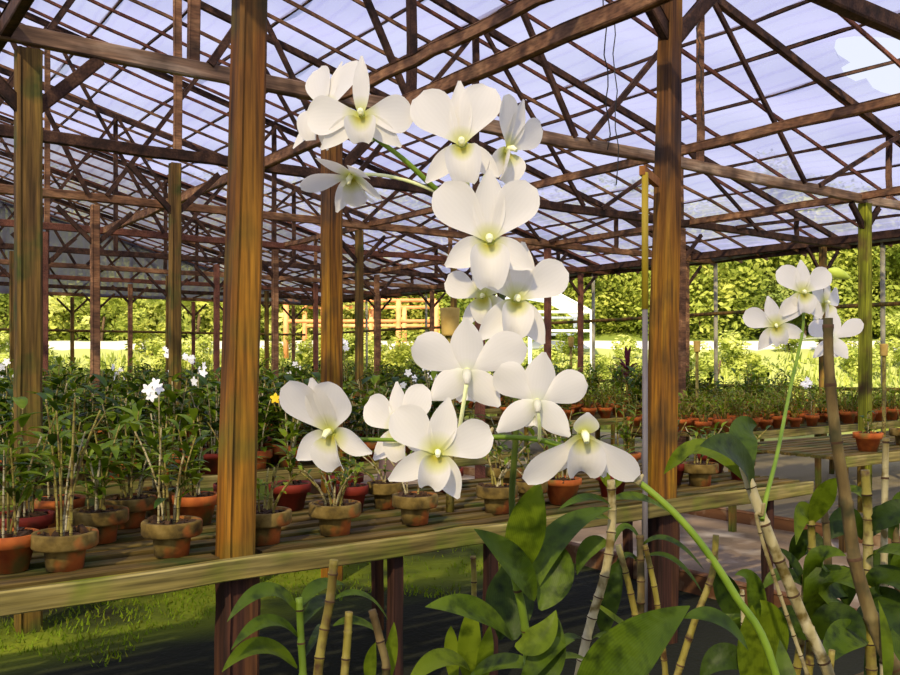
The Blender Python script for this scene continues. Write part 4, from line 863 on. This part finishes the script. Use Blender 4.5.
flower(ra, 537,402, .835, (-.1,.15,-1), 52, 6, pa=30, sa=-40, pw=.36, sw=.23, dw=.28, clos=.06, ped=(539,441,.86), seed=12, lipL=.5)
flower(ra, 437,453, .81, (.08,-.08,1), 58, -14, pa=34, sa=-46, pw=.35, sw=.2, dw=.22, clos=.08, ped=(440,440,.86), seed=13)
flower(ra, 402,430, .86, (-.5,.1,.8), 50, 10, pa=40, sa=-35, pw=.36, sw=.2, dw=.2, clos=.2, ped=(415,440,.86), seed=14)
flower(ra, 331,432, .82, (-.45,-.3,.85), 62, 8, pa=62, sa=-28, pw=.38, sw=.19, dw=.24, clos=.32, ped=(352,439,.84), seed=15)
flower(ra, 584,434, .82, (.05,-.42,.9), 72, 0, pa=-36, sa=-58, pw=.21, sw=.15, dw=.16, clos=.15, pclos=.3, sclos=.1, dl=.34, ped=(583,424,.84), seed=16, lipL=.62, pl=1.0, sl=.8)

# --- other foreground plants
fg('potted_orchid', 320, .97, 'foreground orchid lower left, arching green leaves beside three bare ringed canes',
  canes=[([(299,598,.96),(301,640,.96),(303,680,.96)], 8,'cane_g',.035), ([(334,560,.98),(330,600,.98),(318,672,.97)], 10,'cane_y',.03),
         ([(349,612,.97),(347,645,.97),(344,680,.97)], 9,'cane_y',.03), ([(372,610,.98),(380,640,.98),(386,680,.98)], 9,'cane_b',.03)],
  leaves=[((298,612,.96),(268,565,.93),(227,622,.90), 20,'bleaf',(.1,.8,.6)), ((299,638,.96),(268,600,.92),(231,650,.88), 18,'bleaf',(.1,.8,.6)),
          ((297,668,.96),(260,625,.92),(222,672,.88), 24,'bleaf_y',(.1,.8,.6)), ((300,608,.97),(318,575,1.0),(345,585,1.03), 17,'bleaf',(-.1,.7,.7)),
          ((303,625,.97),(322,590,1.02),(340,600,1.05), 17,'bleaf_d',(-.1,.7,.7)), ((333,600,.98),(365,580,1.0),(388,620,1.02), 11,'bleaf',(0,.9,.4)),
          ((333,626,.97),(360,612,.98),(385,640,1.0), 14,'bleaf',(0,.9,.4)), ((384,690,1.0),(392,650,1.0),(394,622,1.0), 14,'bleaf_y',(.2,.1,1)),
          ((372,690,1.0),(366,660,1.0),(376,642,1.0), 13,'bleaf_y',(.2,.1,1)), ((303,660,.97),(330,610,1.05),(322,630,1.1), 10,'bleaf_d',(0,.6,.7))], r=.1)
fg('potted_orchid', 435, 1.22, 'small bright-leaved orchid left of the big centre leaves with one short cane',
  canes=[([(473,556,1.15),(474,590,1.15),(472,680,1.16)], 6,'cane_y',.03)],
  leaves=[((455,690,1.14),(450,640,1.14),(451,626,1.14), 15,'bleaf_y',(0,0,1)), ((472,690,1.14),(466,640,1.13),(474,600,1.13), 24,'bleaf_y',(0,0,1)),
          ((480,690,1.12),(486,650,1.12),(490,625,1.12), 16,'bleaf_y',(0,0,1)), ((470,670,1.1),(440,640,1.06),(405,690,1.03), 24,'bleaf_y',(0,.8,.6)),
          ((468,680,1.1),(500,650,1.06),(545,672,1.03), 22,'bleaf',(0,.8,.6))], r=.085)
fg('potted_orchid', 587, 1.27, 'foreground orchid with a pale speckled cane crowned by narrow dark leaves, right of centre',
  canes=[([(611,480,1.25),(612,520,1.25),(606,570,1.24),(590,625,1.24),(578,680,1.24)], 9,'cane_w',.03)],
  leaves=[((611,506,1.25),(590,488,1.22),(558,510,1.18), 12,'bleaf',(0,.8,.6)), ((611,520,1.25),(590,508,1.2),(554,535,1.15), 16,'bleaf',(0,.8,.6)),
          ((611,500,1.25),(640,490,1.27),(668,512,1.3), 13,'bleaf',(0,.8,.6)), ((611,490,1.26),(600,470,1.26),(603,455,1.26), 10,'bleaf_y',(0,0,1)), ((612,490,1.26),(620,475,1.26),(628,470,1.26), 9,'bleaf_y',(0,0,1)),
          ((609,545,1.25),(585,535,1.25),(577,575,1.25), 18,'bleaf',(0,.4,1)), ((590,640,1.25),(620,620,1.2),(600,690,1.2), 14,'bleaf',(0,.8,.6)),
          ((584,640,1.25),(566,630,1.2),(556,650,1.18), 10,'bleaf',(0,.8,.6)), ((588,660,1.2),(560,650,1.14),(545,665,1.1), 11,'bleaf_y',(0,.8,.6))], r=.085)
fg('potted_orchid', 672, 1.47, 'orchid with thin canes and drooping narrow dark leaves beneath the arching green spike',
  canes=[([(618,545,1.45),(630,590,1.45),(640,640,1.45)], 7,'cane_y',.035), ([(640,535,1.46),(641,590,1.46),(640,660,1.46)], 8,'cane_b',.035), ([(645,545,1.44),(655,590,1.44),(662,640,1.44)], 6,'cane_y',.03),
         ([(716,535,1.42),(712,575,1.42),(695,620,1.42),(676,680,1.42)], 7,'cane_y',.045)],
  leaves=[((640,548,1.46),(665,520,1.45),(704,570,1.42), 9,'bleaf_d',(0,.9,.4)), ((640,560,1.46),(670,540,1.44),(702,592,1.4), 8,'bleaf_d',(0,.9,.4)),
          ((640,540,1.46),(622,510,1.46),(612,548,1.46), 10,'bleaf',(0,.9,.4)), ((641,565,1.46),(622,540,1.46),(614,580,1.46), 9,'bleaf_d',(0,.9,.4)),
          ((645,640,1.44),(615,620,1.38),(590,600,1.35), 12,'bleaf_y',(0,.8,.6)), ((712,572,1.42),(730,590,1.44),(742,640,1.45), 26,'bleaf_d',(0,.2,1)),
          ((700,612,1.42),(725,625,1.40),(748,612,1.4), 10,'bleaf',(0,.8,.6)), ((620,560,1.45),(600,600,1.45),(606,640,1.45), 26,'bleaf_d',(0,.1,1))], r=.085, pm='terra_moss')
fg('potted_orchid', 626, .78, 'foreground plant with one very broad mottled leaf rising at the bottom edge',
  canes=[([(650,700,.80),(655,720,.80),(650,740,.80)], 8,'cane_g',.04)],
  leaves=[((580,720,.84),(615,655,.80),(690,606,.78), 62,'bleaf',(-.2,.55,.8)), ((684,618,.78),(722,606,.78),(748,650,.78), 22,'bleaf',(0,.9,.5))], r=.08)
fg('potted_orchid', 838, 1.26, 'orchid with a straight pale cane leaning left, its dark leaf tuft under the right-hand blooms',
  canes=[([(744,466,1.2),(754,496,1.2),(775,550,1.2),(802,615,1.21),(830,678,1.22)], 11.5,'cane_w',.052), ([(764,503,1.19),(762,515,1.19),(757,520,1.19)], 4,'cane_w',.03)],
  leaves=[((752,492,1.2),(742,440,1.16),(700,446,1.12), 38,'bleaf_d',(.3,.6,.8)), ((750,480,1.2),(730,418,1.26),(757,425,1.3), 30,'bleaf',(0,.1,1)),
          ((748,484,1.2),(700,420,1.28),(664,474,1.32), 26,'bleaf_y',(.1,.6,.8))], r=.09)
rg = [o for o in bpy.data.objects if o.get('label','').startswith('orchid with a straight pale cane')][0]
sp = smooth_path([P(*q) for q in ((762,520,1.19),(766,498,1.21),(777,455,1.26),(790,390,1.35),(802,335,1.42),(806,300,1.45),(822,282,1.46))], 6)
b = MB(); b.tube(sp, [.0035-.0016*i/len(sp) for i in range(len(sp))], 8); b.build('flower_spike', 'spike', rg)
flower(rg, 803,293, 1.42, (.0,.05,1), 34, 0, pa=42, sa=-50, pw=.33, sw=.2, dw=.2, clos=.1, ped=(806,302,1.45), seed=21)
flower(rg, 776,326, 1.43, (-.25,-.1,1), 32, 14, pa=40, sa=-40, pw=.34, sw=.2, dw=.2, clos=.1, ped=(803,335,1.42), seed=22)
flower(rg, 824,303, 1.47, (.6,0,.7), 30, -8, pa=30, sa=-45, pw=.34, sw=.2, dw=.2, clos=.1, ped=(806,305,1.45), seed=23)
flower(rg, 832,338, 1.50, (.5,-.3,-.6), 30, 0, pa=40, sa=-50, pw=.34, sw=.2, dw=.2, clos=.2, ped=(801,340,1.42), seed=24)
b = MB(); a_ = P(828,270,1.45); e_ = P(850,278,1.45); b.tube([a_.lerp(e_, i/8) for i in range(9)], [.0025,.006,.0085,.0095,.009,.008,.006,.004,.001], 10); b.build('bud', 'bud', rg)['label'] = 'closed yellow-green bud'
fg('potted_orchid', 905, 1.02, 'thick brown bamboo-like cane with swollen nodes at the right, taller than all others',
  canes=[([(828,318,1.0),(829,365,1.0),(835,430,1.0),(846,500,1.0),(857,570,1.0),(880,640,1.0),(902,690,1.0)], 17,'cane_b',.065)], leaves=[((885,690,.98),(892,650,.98),(878,600,.99), 12,'bleaf_y',(0,.1,1))], r=.09, tp=.5)
fg('potted_orchid', 885, 1.47, 'leafy orchid with two ringed canes directly right of the thick brown cane',
  canes=[([(865,470,1.45),(868,520,1.45),(868,600,1.45),(872,680,1.45)], 10,'cane_y',.04), ([(886,438,1.5),(885,480,1.5),(884,560,1.48),(884,680,1.47)], 7,'cane_w',.06)],
  leaves=[((867,560,1.45),(890,540,1.4),(925,565,1.35), 20,'bleaf',(0,.8,.6)), ((868,590,1.45),(890,565,1.4),(915,600,1.35), 26,'bleaf_d',(0,.5,.9)), ((869,530,1.45),(900,500,1.4),(930,520,1.4), 22,'bleaf_d',(0,.6,.8)),
          ((866,600,1.45),(890,590,1.38),(912,650,1.35), 30,'bleaf_d',(0,.3,1)), ((866,500,1.45),(850,480,1.5),(842,505,1.5), 12,'bleaf_y',(0,.6,.8)), ((869,640,1.45),(840,620,1.4),(822,670,1.35), 26,'bleaf',(0,.6,.8))], r=.085, lw=1.25)
fg('potted_orchid', 775, 1.60, 'bushy dark-leaved orchid between the pale leaning cane and the thick brown cane',
  canes=[([(811,520,1.56),(812,570,1.56),(808,680,1.56)], 8,'cane_y',.04), ([(824,510,1.58),(828,560,1.58),(826,680,1.58)], 8,'cane_b',.04), ([(806,575,1.55),(803,620,1.55),(795,680,1.56)], 8,'cane_y',.04)],
  leaves=[((811,526,1.56),(800,490,1.55),(796,545,1.5), 16,'bleaf_y',(.2,.3,1)), ((812,524,1.56),(822,490,1.52),(838,478,1.5), 18,'bleaf_y',(0,.4,.9)),
          ((806,600,1.55),(812,545,1.5),(846,556,1.45), 22,'bleaf',(.1,.6,.8)), ((808,618,1.55),(830,560,1.48),(862,592,1.42), 34,'bleaf',(.1,.6,.8)), ((805,590,1.55),(795,555,1.56),(776,548,1.56), 9,'bleaf_d',(0,.8,.6)),
          ((812,640,1.5),(840,600,1.45),(866,640,1.4), 28,'bleaf_d',(0,.5,.8)), ((806,640,1.5),(790,600,1.5),(765,650,1.5), 26,'bleaf_d',(0,.4,.8)), ((826,600,1.55),(848,560,1.6),(846,610,1.6), 26,'bleaf_d',(0,.2,1)),
          ((810,590,1.56),(780,560,1.6),(762,590,1.6), 14,'bleaf',(0,.8,.6)), ((826,560,1.58),(802,520,1.6),(790,570,1.62), 20,'bleaf_d',(0,.3,1)), ((826,540,1.58),(850,500,1.6),(862,540,1.62), 22,'bleaf_d',(0,.3,1))], r=.09, lw=1.25)
fg('potted_orchid', 738, 1.14, 'yellow-green leafy orchid low between the arching green spike and the pale leaning cane',
  canes=[([(742,590,1.3),(744,640,1.3),(745,690,1.3)], 5,'cane_w',.04), ([(832,650,1.3),(826,690,1.3),(800,740,1.3)], 7,'cane_y',.04)],
  leaves=[((752,700,1.3),(745,640,1.28),(752,605,1.28), 24,'bleaf_y',(.2,.1,1)), ((756,690,1.3),(785,620,1.28),(760,600,1.27), 26,'bleaf_y',(-.2,.3,1)), ((755,680,1.3),(765,560,1.3),(735,575,1.28), 16,'bleaf',(0,.5,.9)),
          ((756,660,1.3),(770,640,1.3),(790,640,1.3), 18,'bleaf_d',(0,.6,.8)), ((750,670,1.3),(720,640,1.3),(700,680,1.3), 22,'bleaf_d',(0,.6,.8))], r=.08, lw=1.25)
fg('potted_orchid', 960, 1.62, 'dense dark-leaved orchid filling the lower right corner',
  canes=[([(893,500,1.62),(898,580,1.62),(905,680,1.62)], 8,'cane_b',.04), ([(905,560,1.6),(915,640,1.6),(925,690,1.6)], 8,'cane_y',.04)],
  leaves=[((895,540,1.62),(880,500,1.6),(868,540,1.6), 24,'bleaf_d',(0,.3,1)), ((896,560,1.62),(870,560,1.6),(862,610,1.6), 28,'bleaf_d',(0,.3,1)), ((897,590,1.62),(910,540,1.6),(930,590,1.6), 30,'bleaf',(0,.3,1)),
          ((900,620,1.6),(870,600,1.56),(850,650,1.54), 28,'bleaf_d',(0,.4,1)), ((900,640,1.6),(880,640,1.56),(866,690,1.54), 28,'bleaf_d',(0,.4,1)), ((895,520,1.62),(905,490,1.6),(925,510,1.6), 20,'bleaf',(0,.5,1)), ((898,600,1.6),(885,640,1.55),(905,680,1.5), 30,'bleaf',(0,.4,1))], r=.1, lw=1.25)
